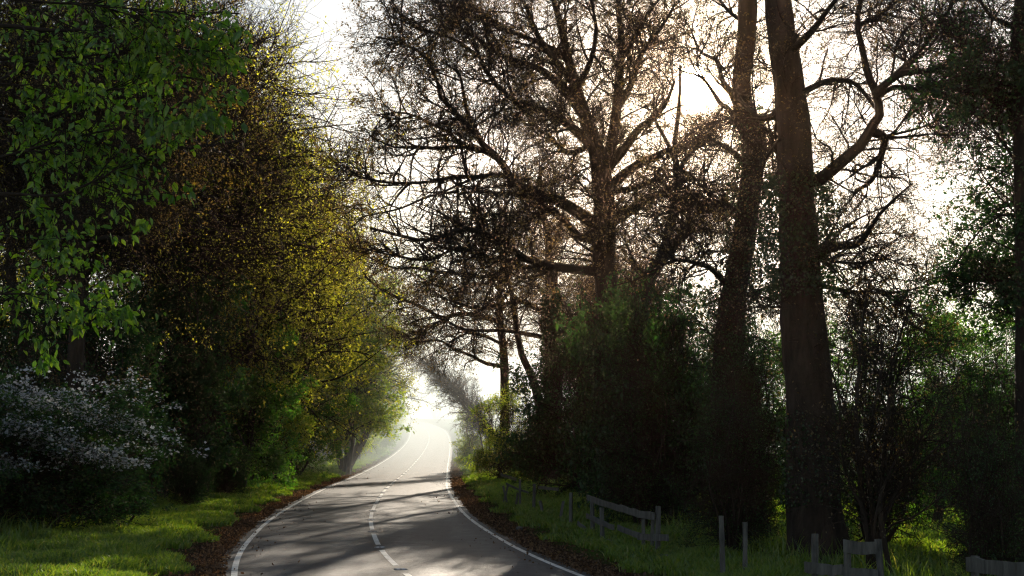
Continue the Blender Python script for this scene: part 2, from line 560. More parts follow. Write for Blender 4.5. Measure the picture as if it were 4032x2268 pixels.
def strip(g, s0, s1, l0, l1, dz, step=.8, cols=1, rg=None):
    """band of road surface between arc lengths s0..s1 and offsets l0..l1"""
    n = max(2, int((s1 - s0) / step) + 1)
    s = np.linspace(s0, s1, n)
    P = np.stack([np.interp(s, CS, CL[:, i]) for i in range(3)], 1)
    Nn = norm(np.stack([np.interp(s, CS, CN[:, i]) for i in range(3)], 1))
    la = np.linspace(0, 1, cols + 1)
    e0 = l0 * np.ones(n); e1 = l1 * np.ones(n)
    if rg is not None:
        e0 = e0 + rg.normal(0, .035, n) + .06 * np.sin(s * .9); e1 = e1 + rg.normal(0, .035, n) + .06 * np.sin(s * 1.1 + 2)
    lat = e0[:, None] * (1 - la) + e1[:, None] * la
    V = P[:, None, :] + Nn[:, None, :] * lat[..., None]
    V[..., 2] = prof(P[:, 1])[:, None] + dz - .0025 * np.abs(lat) ** 2 * .5
    idx = np.arange(n * (cols + 1)).reshape(n, cols + 1)
    q = np.stack([idx[:-1, :-1], idx[:-1, 1:], idx[1:, 1:], idx[1:, :-1]], -1)
    g.add(V, q)
    return lat


def build_road():
    g = Geo()
    lat = strip(g, 0, CS[-1], -3.42, 3.42, .03, .5, 16, np.random.default_rng(3))
    o = g.obj('road', M['road'], smooth=True)
    a = o.data.attributes.new('lat', 'FLOAT', 'POINT'); a.data.foreach_set('value', lat.astype(np.float32).ravel())
    tag(o, kind='structure')
    g = Geo(); strip(g, 0, CS[-1], -3.20, -3.08, .036); tag(g.obj('edge_line', M['paint']), kind='structure')
    g = Geo(); strip(g, 0, CS[-1], 3.08, 3.20, .036); tag(g.obj('edge_line', M['paint']), kind='structure')
    g = Geo()
    sy = np.interp(29.9, CL[:, 1], CS)      # a dash starts at y = 29.9 m
    s = sy - 6 * 11
    studs = []
    while s < CS[-1] - 7:
        if s > 0:
            strip(g, s, s + 4.2, -.06, .06, .036, .5)
            studs.append(s + 5.1)
        s += 6
    tag(g.obj('centre_line', M['paint']), kind='structure')
    return studs


build_ground()
STUDS = build_road()


# ------------------------------------------------------------------ plants
def px(T, pts):
    return [T(*p) for p in pts]


T7 = lambda a, b: (1400 + a / 1.035, b / 1.035)
T8 = lambda a, b: (2700 + a / 1.0353, b / 1.0353)
T6 = lambda a, b: (a / 1.114, b / 1.114)
T5 = lambda a, b: (a / 1.497, 1300 + b / 1.497)
T4 = lambda a, b: (2700 + a / 1.67, 1400 + b / 1.67)
T3 = lambda a, b: (1900 + a / 2.342, 1700 + b / 2.342)
T2 = lambda a, b: (1400 + a / 2.635, 1350 + b / 2.635)
Tc = lambda a, b: (2000 + a / 1.811, 700 + b / 1.811)
Tl = lambda a, b: (1400 + a / 1.811, 700 + b / 1.811)
Tr = lambda a, b: (3000 + a / 1.6105, 600 + b / 1.6105)


def limb(T, pts, Y, dY, w0, w1, n=14, ypow=1.0):
    """a bough through photograph points; w in photograph pixels; depth goes from Y to Y+dY"""
    k = len(pts)
    P = []
    for i, (a, b) in enumerate(pts):
        t = i / (k - 1)
        P.append(W(*T(a, b), Y + dY * t ** ypow))
    w = np.linspace(w0, w1, k) / F * Y / 2
    return resample(P, w, n)


SUN_KEEP = []


def sun_gap(C, P=None, rad=1.5):
    """boolean mask: points not within `rad` degrees of the sun as seen from the road"""
    d = norm(C - np.array([0, 0, CAM_H]))
    return (d @ sd) < math.cos(R(rad))


def plant(name, base, bough_list, trunk_list, spec, rg, mat_bark='bark', mat_leaf='leaf_bronze', leaf=None,
          extra=None, root=None, gap=0, thin=()):
    """trunk_list / bough_list: [(P (n,3), R (n,))] in world space"""
    root = root or empty(name, base)
    b0 = np.array([root.location.x, root.location.y, root.location.z])
    g = Geo()
    for P, Rr in trunk_list:
        k = 14 if Rr[0] > .15 else 7
        tubes(g, (P - b0)[None], Rr[None], k, 0, .10 if Rr[0] > .15 else .03, rg)
    g.obj('trunk', M[mat_bark], root, smooth=True)
    g = Geo()
    lv = [(P, Rr) for P, Rr in bough_list]
    for P, Rr in lv:
        tubes(g, (P - b0)[None], Rr[None], 7, 0, .06, rg)
    n0 = 14
    par = [resample(P, Rr, n0) for P, Rr in (bough_list + [t for t in trunk_list])]
    PP = np.stack([p for p, _ in par]) - b0; RR = np.stack([r for _, r in par])
    nb = len(bough_list)
    levels = [(PP, RR)]
    for li, s in enumerate(spec):
        src = levels[-1]
        if li == 0:
            # boughs get `per` children each, trunks `trunk_per`
            A = children(src[0][:nb], src[1][:nb], s['per'], s['len'], s['ang'], s['wig'], s['up'], s['n'], rg,
                         .12, 1, thick=s.get('thick', .013), flat=s.get('flat', 0)) if nb else None
            Bc = children(src[0][nb:], src[1][nb:], s.get('trunk_per', 0), s.get('trunk_len', s['len']), s.get('trunk_ang', s['ang']), s['wig'], s['up'], s['n'], rg,
                          s.get('tmin', .4), 1, thick=s.get('thick', .013), taper=s.get('trunk_taper', .45)) if s.get('trunk_per', 0) else None
            both = [x for x in (A, Bc) if x is not None]
            cur = (np.concatenate([x[0] for x in both]), np.concatenate([x[1] for x in both]))
        else:
            cur = children(src[0], src[1], s['per'], s['len'], s['ang'], s['wig'], s['up'], s['n'], rg, .1, 1, thick=s.get('thick', .011), flat=s.get('flat', 0), r_end=s.get('r_end', .003))
        if gap:
            ok = sun_gap(cur[0][:, -1] + b0, rad=gap) & sun_gap(cur[0][:, len(cur[0][0]) // 2] + b0, rad=gap)
            cur = (cur[0][ok], cur[1][ok])
        for c_, r_, keep in thin:
            if li >= 1:
                mid = cur[0][:, len(cur[0][0]) // 2] + b0
                ok = (np.linalg.norm((mid - c_)[:, [0, 2]], axis=1) > r_ * rg.uniform(.7, 1.3, len(mid))) | (rg.random(len(mid)) < keep)
                cur = (cur[0][ok], cur[1][ok])
        levels.append(cur)
        tubes(g, cur[0], cur[1], 4 if li == 0 else 3, 0)
    g.obj('branches', M['twig'], root, smooth=False)
    if leaf:
        g = Geo()
        cph = rg.uniform(0, 9, 3)
        for lev, per, size in leaf['on']:
            C, Tn = leafpts(levels[lev][0], per, rg)
            cl = leaf.get('clump', .55)
            if cl:
                sz = leaf.get('csize', 1.1)
                q = (C + cph) / sz
                nz = np.sin(q[:, 0] * 2.1 + np.sin(q[:, 2] * 1.7)) * np.sin(q[:, 1] * 2.3 + q[:, 0] * .7) + np.sin(q[:, 2] * 2.9 + q[:, 1]) * .7 + rg.normal(0, .35, len(q))
                ok = (nz > -.25) | (rg.random(len(q)) > cl * 1.4)
                C = C[ok]; Tn = Tn[ok]
            if gap:
                ok = sun_gap(C + b0, rad=gap); C = C[ok]; Tn = Tn[ok]
            leaves(g, C, Tn, size, rg, leaf.get('droop', .3), leaf.get('width', .6), 0, leaf.get('spread', .05), detail=leaf.get('detail', False))
        if extra:
            C, Tn = leafpts(levels[extra['lev']][0], extra['per'], rg)
            nz = np.sin(C[:, 0] * 3.1 + C[:, 2]) * np.sin(C[:, 1] * 3.7) + np.sin(C[:, 2] * 4.3 + C[:, 0] * 2) * .8 + rg.normal(0, .3, len(C))
            C = C[nz > .1]; Tn = Tn[nz > .1]
            if extra.get('zmin') is not None:
                ok = C[:, 2] > extra['zmin']; C = C[ok]; Tn = Tn[ok]
            leaves(g, C, Tn, extra['size'], rg, 0, .8, 1, .06)
            g.obj('foliage', [M[mat_leaf], M[extra['mat']]], root)
        else:
            g.obj('foliage', M[mat_leaf], root)
    return root, levels


def auto_trunk(base, H, r, lean=(0, 0), rg=rng, n=9, wig=.03):
    pts = [np.array(base, float)]
    pts[0] = pts[0] - np.array([0, 0, .15])
    for i in range(1, n):
        t = i / (n - 1)
        pts.append(np.array([base[0] + lean[0] * t + rg.normal(0, wig * H * .1), base[1] + lean[1] * t + rg.normal(0, wig * H * .1), base[2] + H * t]))
    w = r * (1 - .78 * np.linspace(0, 1, n)); w[0] *= 1.5; w[1] *= 1.05
    return resample(pts, w, 22)


def ivy(root, P, Rr, t0, t1, n, size, rg, thick=.25, mat='leaf_ivy'):
    """ivy climbing a trunk: a coat of leaves of its own"""
    b0 = np.array(root.location)
    m = len(P)
    t = rg.uniform(t0, t1, n) * (m - 1); i = np.minimum(t.astype(int), m - 2); f = (t - i)[:, None]
    C = P[i] * (1 - f) + P[i + 1] * f; T = norm(P[i + 1] - P[i])
    q = rg.normal(0, 1, (n, 3)); q = norm(q - (q * T).sum(1, keepdims=True) * T)
    lump = .5 + .5 * np.sin(t * 2.3 + q[:, 0] * 2) * np.cos(t * 1.1 + q[:, 1] * 3)
    C = C + q * (Rr[i] + np.abs(rg.normal(0, thick * .5, n)) + thick * lump)[:, None]
    g = Geo()
    leaves(g, C - b0, q * .3 + rg.normal(0, .3, (n, 3)), size, rg, .8, .85, 0, .03)
    g.obj('ivy', M[mat], root)


# levels for big mature crowns
def oak_spec(d=1.0, L=1.0, tp=60):
    return [dict(per=17 * d, len=3.0 * L, ang=50, wig=.15, up=.02, n=8, trunk_per=tp * d, trunk_len=3.6 * L, tmin=.4, thick=.017),
            dict(per=8, len=1.6 * L, ang=44, wig=.16, up=.01, n=6, thick=.014),
            dict(per=5, len=.8 * L, ang=42, wig=.15, up=.02, n=4, thick=.014),
            dict(per=2.3, len=.38 * L, ang=40, wig=.13, up=.03, n=2, thick=.018, r_end=.006)]


# --- the great oak right of the road, middle distance
rg = np.random.default_rng(11)
YO = 55
gz = float(ground(W(2400, 1800, YO)[0], YO))
tp = [(1040, 1500), (1030, 1250), (1010, 1050), (1015, 900), (1008, 750), (995, 650), (965, 560), (925, 450), (895, 350), (865, 230), (835, 100), (800, -30), (770, -200)]
Pt = [W(*T7(*p), YO) for p in tp]
base = Pt[0].copy(); base[2] = gz
Pt = [base - [0, 0, .2], base + [0, 0, .5]] + Pt
wt = np.array([150, 115, 100, 96, 92, 88, 84, 76, 60, 52, 44, 36, 28, 20, 14]) / F * YO / 2
oak_t = [resample(Pt, wt, 44)]
rt = [(1010, 700), (1040, 600), (1062, 450), (1075, 300), (1082, 150), (1070, 0), (1090, -200)]
B = []
B.append(limb(T7, rt, YO, 3, 56, 16, 20))
oak_l = [
    ([(1000, 930), (930, 880), (850, 830), (780, 800), (690, 770), (645, 755), (620, 705), (590, 650), (520, 590), (450, 500), (350, 400), (330, 320)], -5, 42, 9),
    ([(990, 990), (960, 975), (900, 960), (860, 905), (800, 860), (720, 815), (650, 790), (590, 790), (500, 780), (420, 790)], 4, 34, 7),
    ([(1010, 1110), (900, 1100), (800, 1085), (720, 1070), (640, 1020), (600, 980), (540, 965), (500, 940), (440, 930), (380, 950), (340, 975), (270, 980), (180, 960), (60, 930)], -8, 30, 6),
    ([(600, 660), (500, 605), (410, 600), (330, 605), (260, 600), (160, 600), (70, 560)], -6, 18, 4),
    ([(625, 720), (560, 712), (500, 722), (400, 720), (300, 742), (150, 745), (50, 730), (0, 712)], -7, 18, 4),
    ([(560, 620), (450, 600), (380, 540), (300, 500), (200, 460), (80, 470)], -4, 16, 4),
    ([(520, 590), (460, 470), (440, 380), (420, 300), (350, 250)], -3, 18, 4),
    ([(990, 640), (930, 560), (830, 480), (740, 440), (660, 420), (560, 330), (500, 220), (470, 100)], -3, 34, 6),
    ([(930, 470), (860, 380), (780, 300), (700, 260), (600, 230), (450, 130), (300, 60)], 2, 32, 6),
    ([(880, 330), (800, 230), (740, 140), (700, 40), (640, -80)], -4, 26, 6),
    ([(870, 240), (760, 180), (640, 130), (540, 100), (400, 20)], 5, 22, 5),
    ([(1000, 560), (900, 620), (840, 610), (800, 560), (740, 520), (690, 430)], 6, 22, 5),
    ([(1030, 680), (1100, 600), (1150, 530), (1200, 490), (1260, 430), (1300, 330)], -4, 34, 7),
    ([(1040, 760), (1120, 690), (1200, 650), (1280, 610), (1370, 590), (1450, 560)], 4, 36, 8),
    ([(1030, 800), (1070, 775), (1130, 770), (1190, 745), (1235, 730), (1290, 790), (1330, 825), (1450, 840), (1530, 870)], -2, 24, 8),
    ([(1040, 900), (1080, 880), (1150, 840), (1220, 795), (1290, 765), (1350, 700)], 3, 42, 10),
    ([(1060, 450), (1120, 350), (1160, 230), (1240, 120), (1300, 20)], -3, 26, 6),
    ([(1080, 250), (1150, 130), (1210, 30), (1290, -60)], 3, 20, 6),
    ([(900, 370), (960, 240), (980, 120), (960, 0)], -3, 22, 6),
    ([(515, 960), (515, 900), (500, 860), (450, 800)], -6, 16, 4),
    ([(330, 330), (290, 240), (200, 180), (90, 150)], -4, 12, 4),
    ([(500, 230), (400, 160), (280, 120), (120, 60)], -2, 14, 4),
    ([(640, 140), (520, 60), (380, -10), (200, -40)], 3, 16, 4),
    ([(420, 780), (300, 800), (180, 850), (40, 880)], 2, 10, 4),
    ([(700, 1050), (560, 1060), (420, 1010), (300, 1060), (150, 1040), (20, 1010)], -5, 14, 4),
    ([(800, 840), (700, 900), (600, 880), (480, 870), (350, 850)], 6, 14, 4),
]
for pts, dY, w0, w1 in oak_l:
    B.append(limb(T7, pts, YO, dY, w0 * 1.3, w1 * 1.4))
oak, _ = plant('oak_tree', (base[0], base[1], gz), B, oak_t, oak_spec(1.25, 1.08), rg, 'bark', 'leaf_bronze',
               dict(on=[(4, 1.5, .075), (3, .8, .08)], droop=.2, spread=.02), gap=.72, thin=[(W(1760, 850, 54), 2.3, .6), (W(1600, 880, 54), 1.5, .7), (W(2730, 560, 54), 1.5, .5)])
tag(oak, 'massive old oak with thick crooked boughs reaching left over the road, sparse bronze buds', 'tree')

# --- leaning twin-stem tree just right of the oak
rg = np.random.default_rng(12)
YD = 50
b = W(*Tc(930, 1250), YD); b[2] = float(ground(b[0], YD))
tr = limb(Tc, [(935, 1200), (960, 900), (1010, 720), (1090, 580), (1130, 480), (1150, 380), (1180, 250), (1210, 100), (1200, -60), (1190, -250), (1220, -500), (1230, -800)], YD, 3, 62, 12, 30)
tr = (np.vstack([b - [0, 0, .2], tr[0]]), np.r_[tr[1][0] * 1.5, tr[1]])
Bd = [limb(Tc, [(1120, 520), (1200, 450), (1280, 320), (1360, 240), (1500, 180), (1600, 60)], YD + 1, -4, 34, 8),
      limb(Tc, [(1200, 470), (1260, 420), (1340, 380), (1450, 390), (1560, 400)], YD + 1, 4, 24, 8),
      limb(Tc, [(1060, 620), (1150, 560), (1230, 420), (1240, 300), (1250, 150)], YD, 2, 26, 8),
      limb(Tc, [(1200, 0), (1280, -150), (1370, -230), (1500, -300)], YD, 4, 24, 6),
      limb(Tc, [(1200, -100), (1130, -260), (1050, -420), (1040, -600)], YD, -3, 22, 6),
      limb(Tc, [(1010, 720), (900, 600), (850, 480), (800, 400)], YD, -4, 16, 5)]
tD, _ = plant('leaning_tree', b, Bd, [tr], oak_spec(.4, .75, 8), rg, 'bark', 'leaf_bronze',
              dict(on=[(4, 1.2, .07), (3, .6, .08)], spread=.02), gap=.72, thin=[(W(2750, 620, 49), 1.8, .5)])
tag(tD, 'dark tree leaning right beside the massive oak, its forked boughs rising towards the sun', 'tree')

# --- small forked tree left of the oak (slim straight trunk)
rg = np.random.default_rng(13)
YE = 78
b = W(*Tl(1385, 1900), YE); b[2] = float(ground(b[0], YE))
tr = limb(Tl, [(1385, 1800), (1390, 1200), (1390, 900), (1380, 600), (1370, 380), (1335, 280), (1290, 120), (1330, -80)], YE, -3, 50, 12, 30)
tr = (np.vstack([b - [0, 0, .2], tr[0]]), np.r_[tr[1][0] * 1.5, tr[1]])
tr2 = limb(Tl, [(1330, 1900), (1310, 1600), (1250, 1400), (1180, 1250), (1130, 950), (1110, 800), (1080, 690), (1060, 560)], YE + 1, 2, 40, 8, 20)
tr3 = limb(Tl, [(1410, 1850), (1440, 1600), (1480, 1300), (1600, 1150), (1530, 960), (1470, 870), (1430, 770), (1440, 640)], YE - 2, 2, 36, 10, 20)
Be = [limb(Tl, [(1350, 970), (1230, 900), (1150, 880), (1000, 920), (850, 930), (780, 910), (690, 880), (650, 800), (560, 760), (430, 740)], YE, -6, 22, 5),
      limb(Tl, [(1390, 660), (1250, 640), (1130, 640), (1000, 690), (870, 710), (780, 680), (620, 680), (520, 660), (420, 640), (300, 650), (180, 610), (130, 560)], YE, -10, 24, 5),
      limb(Tl, [(1350, 1140), (1200, 1110), (1060, 1090), (900, 1090), (750, 1075), (600, 1000), (450, 1010), (360, 1060)], YE, 8, 20, 4),
      limb(Tl, [(1400, 1130), (1480, 1090), (1560, 1050), (1650, 1040)], YE, 4, 18, 6),
      limb(Tl, [(1395, 500), (1450, 380), (1480, 260), (1470, 120)], YE, 4, 24, 8)]
tE, _ = plant('ash_tree', b, Be, [tr, tr2, tr3], oak_spec(1.0, 1.1, 20), rg, 'bark', 'leaf_bronze',
              dict(on=[(4, 1.1, .09), (3, .9, .09)], spread=.03))
tag(tE, 'slim forked tree with ivy dark straight stem standing left of the massive oak', 'tree')
ivy(tE, tr[0], tr[1], .05, .55, 5000, .11, rg, .15)

# --- tree with the long low bough dipping over the road (further)
rg = np.random.default_rng(14)
YF = 98
b = W(*Tl(1060, 2100), YF); b[2] = float(ground(b[0], YF))
tr = limb(Tl, [(1060, 1900), (1060, 1300), (1025, 1000), (1030, 800), (1045, 600), (1020, 400), (1040, 250)], YF, 2, 38, 8, 24)
tr = (np.vstack([b - [0, 0, .2], tr[0]]), np.r_[tr[1][0] * 1.4, tr[1]])
Bf = [limb(Tl, [(1010, 1020), (930, 1000), (850, 980), (760, 970), (690, 980), (620, 1000), (520, 950), (420, 900), (310, 860), (200, 800), (120, 750), (60, 690), (40, 640)], YF, -6, 22, 6, 20),
      limb(Tl, [(1060, 1350), (920, 1320), (830, 1270), (700, 1220), (600, 1160), (450, 1170), (350, 1130)], YF, 5, 18, 5),
      limb(Tl, [(1030, 1180), (900, 1120), (800, 1100), (640, 1020), (560, 1040), (480, 1090), (380, 1110)], YF, -3, 14, 4),
      limb(Tl, [(1030, 800), (940, 700), (850, 560), (760, 500), (650, 420)], YF, 5, 16, 4),
      limb(Tl, [(1030, 900), (1120, 780), (1210, 700), (1250, 600)], YF, 5, 16, 4)]
tF, _ = plant('wayside_tree', b, Bf, [tr], oak_spec(1.25, 1.3, 30), rg, 'bark', 'leaf_bronze',
              dict(on=[(4, 1.0, .10), (3, .8, .10)]))
tag(tF, 'slender tree farthest down the right verge, one long low bough dipping across the road', 'tree')

# --- leaning bare hazel closing the arch
rg = np.random.default_rng(15)
YH = 112
B = []
trs = []
for j in range(14):
    oy = rg.normal(0, 22); ox = rg.normal(10, 40)
    b1 = W(1930 + ox * .6, 1800, YH + rg.normal(0, 1.5)); b1[2] = float(ground(b1[0], b1[1]))
    pts = [W(*T2(x + ox + j * 12, y + oy + j * 10), YH + rg.normal(0, 1) * t) for t, (x, y) in
           zip(np.linspace(0, 1, 7), [(1300, 900), (1150, 690), (1000, 500), (850, 350), (730, 225), (600, 130), (460, 20)])]
    pts = pts[:rg.integers(5, 8)]
    trs.append(resample([b1 - [0, 0, .1]] + pts, np.linspace(.07, .012, len(pts) + 1), 18))
b = trs[0][0][0].copy(); b[2] += .1
tH, _ = plant('hazel_tree', b, [], trs,
              [dict(per=0, len=2.6, ang=35, wig=.12, up=-.03, n=6, trunk_per=18, tmin=.3, thick=.012),
               dict(per=9, len=1.0, ang=40, wig=.15, up=0, n=4), dict(per=4, len=.45, ang=40, wig=.15, up=0, n=2, r_end=.005)],
              rg, 'bark_grey', 'leaf_bronze', dict(on=[(3, .5, .09)]))
tag(tH, 'bare leaning hazel whose thin whips close the arch over the road', 'tree')

# --- the two big trunks at the right
rg = np.random.default_rng(16)
YA = 30.5
b = W(*T4(880, 1350), YA); b[2] = float(ground(b[0], YA))
ptsA = [T4(880, 1250), T4(860, 1000), T4(835, 700), T4(810, 300), T8(478, 1300), T8(470, 1100), T8(460, 900), T8(450, 700), T8(438, 500), T8(420, 350), T8(395, 200), T8(380, 60), T8(370, -100), T8(360, -400), T8(350, -800)]
wA = [235, 215, 205, 190, 172, 160, 155, 140, 132, 122, 118, 108, 100, 84, 60]
P = [b - [0, 0, .2]] + [W(*p, YA + .3 * i / 14) for i, p in enumerate(ptsA)]
trA = resample(P, np.array([330] + wA) / F * YA / 2, 46)
idt = lambda a, b_: (a, b_)
BA = [limb(T8, [(450, 740), (540, 735), (600, 690), (660, 640), (720, 585), (755, 520), (790, 470), (775, 380), (740, 300), (720, 200), (700, 100), (720, -40)], YA, -2, 58, 18, 20),
      limb(T8, [(760, 540), (810, 560), (800, 620), (780, 690), (750, 745), (690, 780)], YA - 1, 1, 40, 12),
      limb(T8, [(770, 385), (830, 330), (900, 290), (1000, 290), (1080, 262), (1150, 230), (1300, 190), (1400, 180)], YA - 1.5, -2, 34, 10),
      limb(T8, [(780, 400), (850, 355), (960, 370), (1050, 390), (1150, 390), (1250, 372), (1350, 380)], YA - 1.5, 1.5, 24, 8),
      limb(T8, [(470, 380), (540, 345), (600, 325), (680, 335), (740, 395), (790, 470)], YA, 1, 30, 12),
      limb(T8, [(440, 200), (520, 120), (580, 40), (660, -60)], YA, -2, 34, 12),
      limb(Tr, [(300, 640), (400, 620), (500, 590), (600, 585), (640, 550), (690, 480), (740, 400), (860, 280), (950, 200)], YA, -2, 42, 6),
      limb(Tr, [(300, 690), (380, 670), (450, 690), (560, 700), (700, 690), (820, 650)], YA, -1, 20, 5),
      limb(Tr, [(300, 840), (400, 850), (550, 880), (650, 890), (800, 890), (900, 880), (1100, 830), (1250, 760)], YA, 2, 22, 5),
      limb(T8, [(400, 420), (360, 470), (300, 480), (240, 430), (210, 380)], YA, 2, 40, 12),
      limb(T8, [(395, 560), (330, 640), (290, 700)], YA, 2, 24, 8),
      limb(T8, [(830, 330), (960, 200), (1060, 60), (1130, -60)], YA - 1.5, 2, 26, 8),
      limb(T8, [(700, 110), (820, 40), (900, -40)], YA - 1, 2, 20, 8)]
tA, _ = plant('big_tree', b, BA, [trA],
              [dict(per=22, len=2.1, ang=50, wig=.17, up=.0, n=8, trunk_per=50, trunk_len=2.3, tmin=.25, thick=.012),
               dict(per=8, len=1.1, ang=44, wig=.15, up=.0, n=6, thick=.010),
               dict(per=4.5, len=.5, ang=48, wig=.22, up=.02, n=4, thick=.013),
               dict(per=1.2, len=.24, ang=45, wig=.2, up=.03, n=2, thick=.012, r_end=.003)],
              rg, 'bark', 'leaf_bronze', dict(on=[(4, 1.3, .045), (3, .8, .05)], spread=.03), gap=.8)
tag(tA, 'tall tree with the thickest near trunk, flared at its foot behind the broken fence', 'tree')
ivy(tA, trA[0], trA[1], .34, .50, 9000, .055, rg, .26)
ivy(tA, trA[0], trA[1], .08, .2, 2500, .05, rg, .12)

rg = np.random.default_rng(17)
YB = 38
b = W(2960, 2150, YB); b[2] = float(ground(b[0], YB))
ptsB = [T8(165, 1750), T8(180, 1400), T8(190, 1250), T8(215, 1100), T8(250, 900), T8(265, 740), T8(285, 620), T8(275, 530), T8(235, 450), T8(225, 330), T8(245, 180), T8(255, 20), T8(250, -200), T8(245, -600)]
wB = [120, 116, 110, 96, 92, 88, 82, 84, 78, 72, 76, 74, 64, 50]
P = [b - [0, 0, .2]] + [W(*p, YB) for p in ptsB]
trB = resample(P, np.array([180] + wB) / F * YB / 2, 40)
BB = [limb(T8, [(180, 1180), (110, 1100), (60, 1080), (-40, 1060), (-150, 1110)], YB, -3, 26, 8),
      limb(T8, [(225, 1210), (290, 1190), (380, 1150), (460, 1130)], YB, 2, 22, 8),
      limb(T8, [(240, 880), (150, 830), (80, 820), (0, 850), (-100, 840)], YB, -2, 24, 8),
      limb(T8, [(215, 400), (150, 330), (130, 250), (60, 210), (20, 120)], YB, 1, 26, 8),
      limb(T8, [(235, 660), (180, 610), (120, 580), (60, 560), (0, 600), (-60, 640)], YB, 2, 26, 8),
      limb(T8, [(240, 560), (180, 450), (140, 420), (80, 330), (30, 300)], YB, -2, 26, 8),
      limb(T8, [(255, 100), (170, 40), (100, -60)], YB, 2, 22, 8)]
tB, _ = plant('big_tree', b, BB, [trB],
              [dict(per=20, len=2.4, ang=50, wig=.17, up=.0, n=8, trunk_per=60, trunk_len=2.4, tmin=.15, thick=.012),
               dict(per=8, len=1.2, ang=44, wig=.15, up=.0, n=6, thick=.010),
               dict(per=4, len=.55, ang=48, wig=.22, up=.02, n=3, thick=.013),
               dict(per=1.2, len=.25, ang=45, wig=.2, up=.03, n=2, thick=.012, r_end=.003)],
              rg, 'bark', 'leaf_bronze', dict(on=[(4, 1.4, .055), (3, .8, .06)], spread=.04), gap=.8)
tag(tB, 'tall tree with a crooked ivy-clad trunk just left of the thickest near trunk', 'tree')
ivy(tB, trB[0], trB[1], .10, .62, 9000, .065, rg, .2)

# --- tree whose trunk shows at the top right edge
rg = np.random.default_rng(18)
YR = 27
b = W(4045, 2250, YR); b[2] = float(ground(b[0], YR))
P = [b - [0, 0, .2], W(4040, 1500, YR), W(4030, 900, YR), W(4015, 350, YR), W(4005, 180, YR), W(4020, 0, YR), W(4030, -300, YR)]
trR = resample(P, np.array([100, 80, 70, 60, 54, 50, 40]) / F * YR / 2, 30)
BR = [limb(T8, [(1340, 110), (1290, 90), (1240, 60), (1200, 0), (1170, -90)], YR, -1, 26, 8),
      limb(T8, [(1370, 500), (1300, 420), (1230, 330), (1130, 200), (1120, 60)], YR, 2, 16, 5),
      limb(T8, [(1370, 700), (1290, 560), (1280, 420)], YR, 2, 16, 5)]
tR, _ = plant('edge_tree', b, BR, [trR],
              [dict(per=14, len=2.0, ang=50, wig=.17, up=-.02, n=7, trunk_per=26, trunk_len=3.0, tmin=.2, thick=.010),
               dict(per=9, len=1.1, ang=48, wig=.2, up=.0, n=5, thick=.009),
               dict(per=3, len=.4, ang=48, wig=.22, up=.0, n=3, thick=.010)],
              rg, 'bark', 'leaf_dark', dict(on=[(3, 3.0, .05)], spread=.04))
tag(tR, 'dark tree at the right edge of the picture, bare trunk showing near the top', 'tree')


# ------------------------------------------------------------------ shrubs and hedge trees
def leafy_proto(name, H, Rr, rg, stems=5, matl='leaf_yellow', leaf=.11, nleaf=1.0, low=.25, bark='bark_grey', trunk_r=.12, fan=.55,
                extra=None, branchy=1.0, mix2=None, leafmul=8.0, reach=.9, clump=.72, csize=1.5):
    """bushy tree at the origin: stems fan from the foot, crown egg-shaped with an uneven outline"""
    root = empty(name, (0, 0, 0))
    tr = []
    for i in range(stems):
        a = 6.283 * i / stems + rg.uniform(-.5, .5)
        rr = Rr * fan * rg.uniform(.3, 1) if stems > 1 else 0
        h = H * rg.uniform(.7, .98)
        pts = [np.array([.15 * math.cos(a), .15 * math.sin(a), -.15])]
        for t in (.25, .5, .75, 1.0):
            pts.append(np.array([math.cos(a) * rr * t ** .8 + rg.normal(0, .04 * H), math.sin(a) * rr * t ** .8 + rg.normal(0, .04 * H), h * t]))
        tr.append(resample(pts, trunk_r * np.array([1.2, .8, .6, .4, .12]) * rg.uniform(.6, 1.1), 14))
    spec = [dict(per=0, len=Rr * reach, ang=64, wig=.14, up=.0, n=6, trunk_per=20 * branchy, tmin=low, trunk_taper=.45, thick=.010),
            dict(per=8, len=Rr * .42, ang=50, wig=.18, up=.0, n=4, thick=.009),
            dict(per=6, len=Rr * .18, ang=50, wig=.2, up=.02, n=2, thick=.012)]
    root, lev = plant(name, (0, 0, 0), [], tr, spec, rg, bark, matl,
                      dict(on=[(3, leafmul * nleaf, leaf), (2, 2.5 * nleaf, leaf)], spread=leaf * .6, droop=.3, clump=clump, csize=csize), extra=extra, root=root)
    return root


def copy_tree(root, loc, rz, s, label, cat, group=None, name=None):
    c = root.copy(); c.location = tuple(float(v) for v in loc); c.rotation_euler = (0, 0, rz)
    c.scale = (s, s, s) if np.isscalar(s) else s
    for k in ('label', 'category', 'group'):
        if k in c: del c[k]
    if name: c.name = name
    col.objects.link(c)
    for ch in list(root.children):
        d = ch.copy(); d.parent = c; col.objects.link(d)
    tag(c, label, cat, group)
    return c


def kill(root):
    for ch in list(root.children): bpy.data.objects.remove(ch)
    bpy.data.objects.remove(root)


def gpt(x, y):
    return (x, y, float(ground(x, y)) - .03)


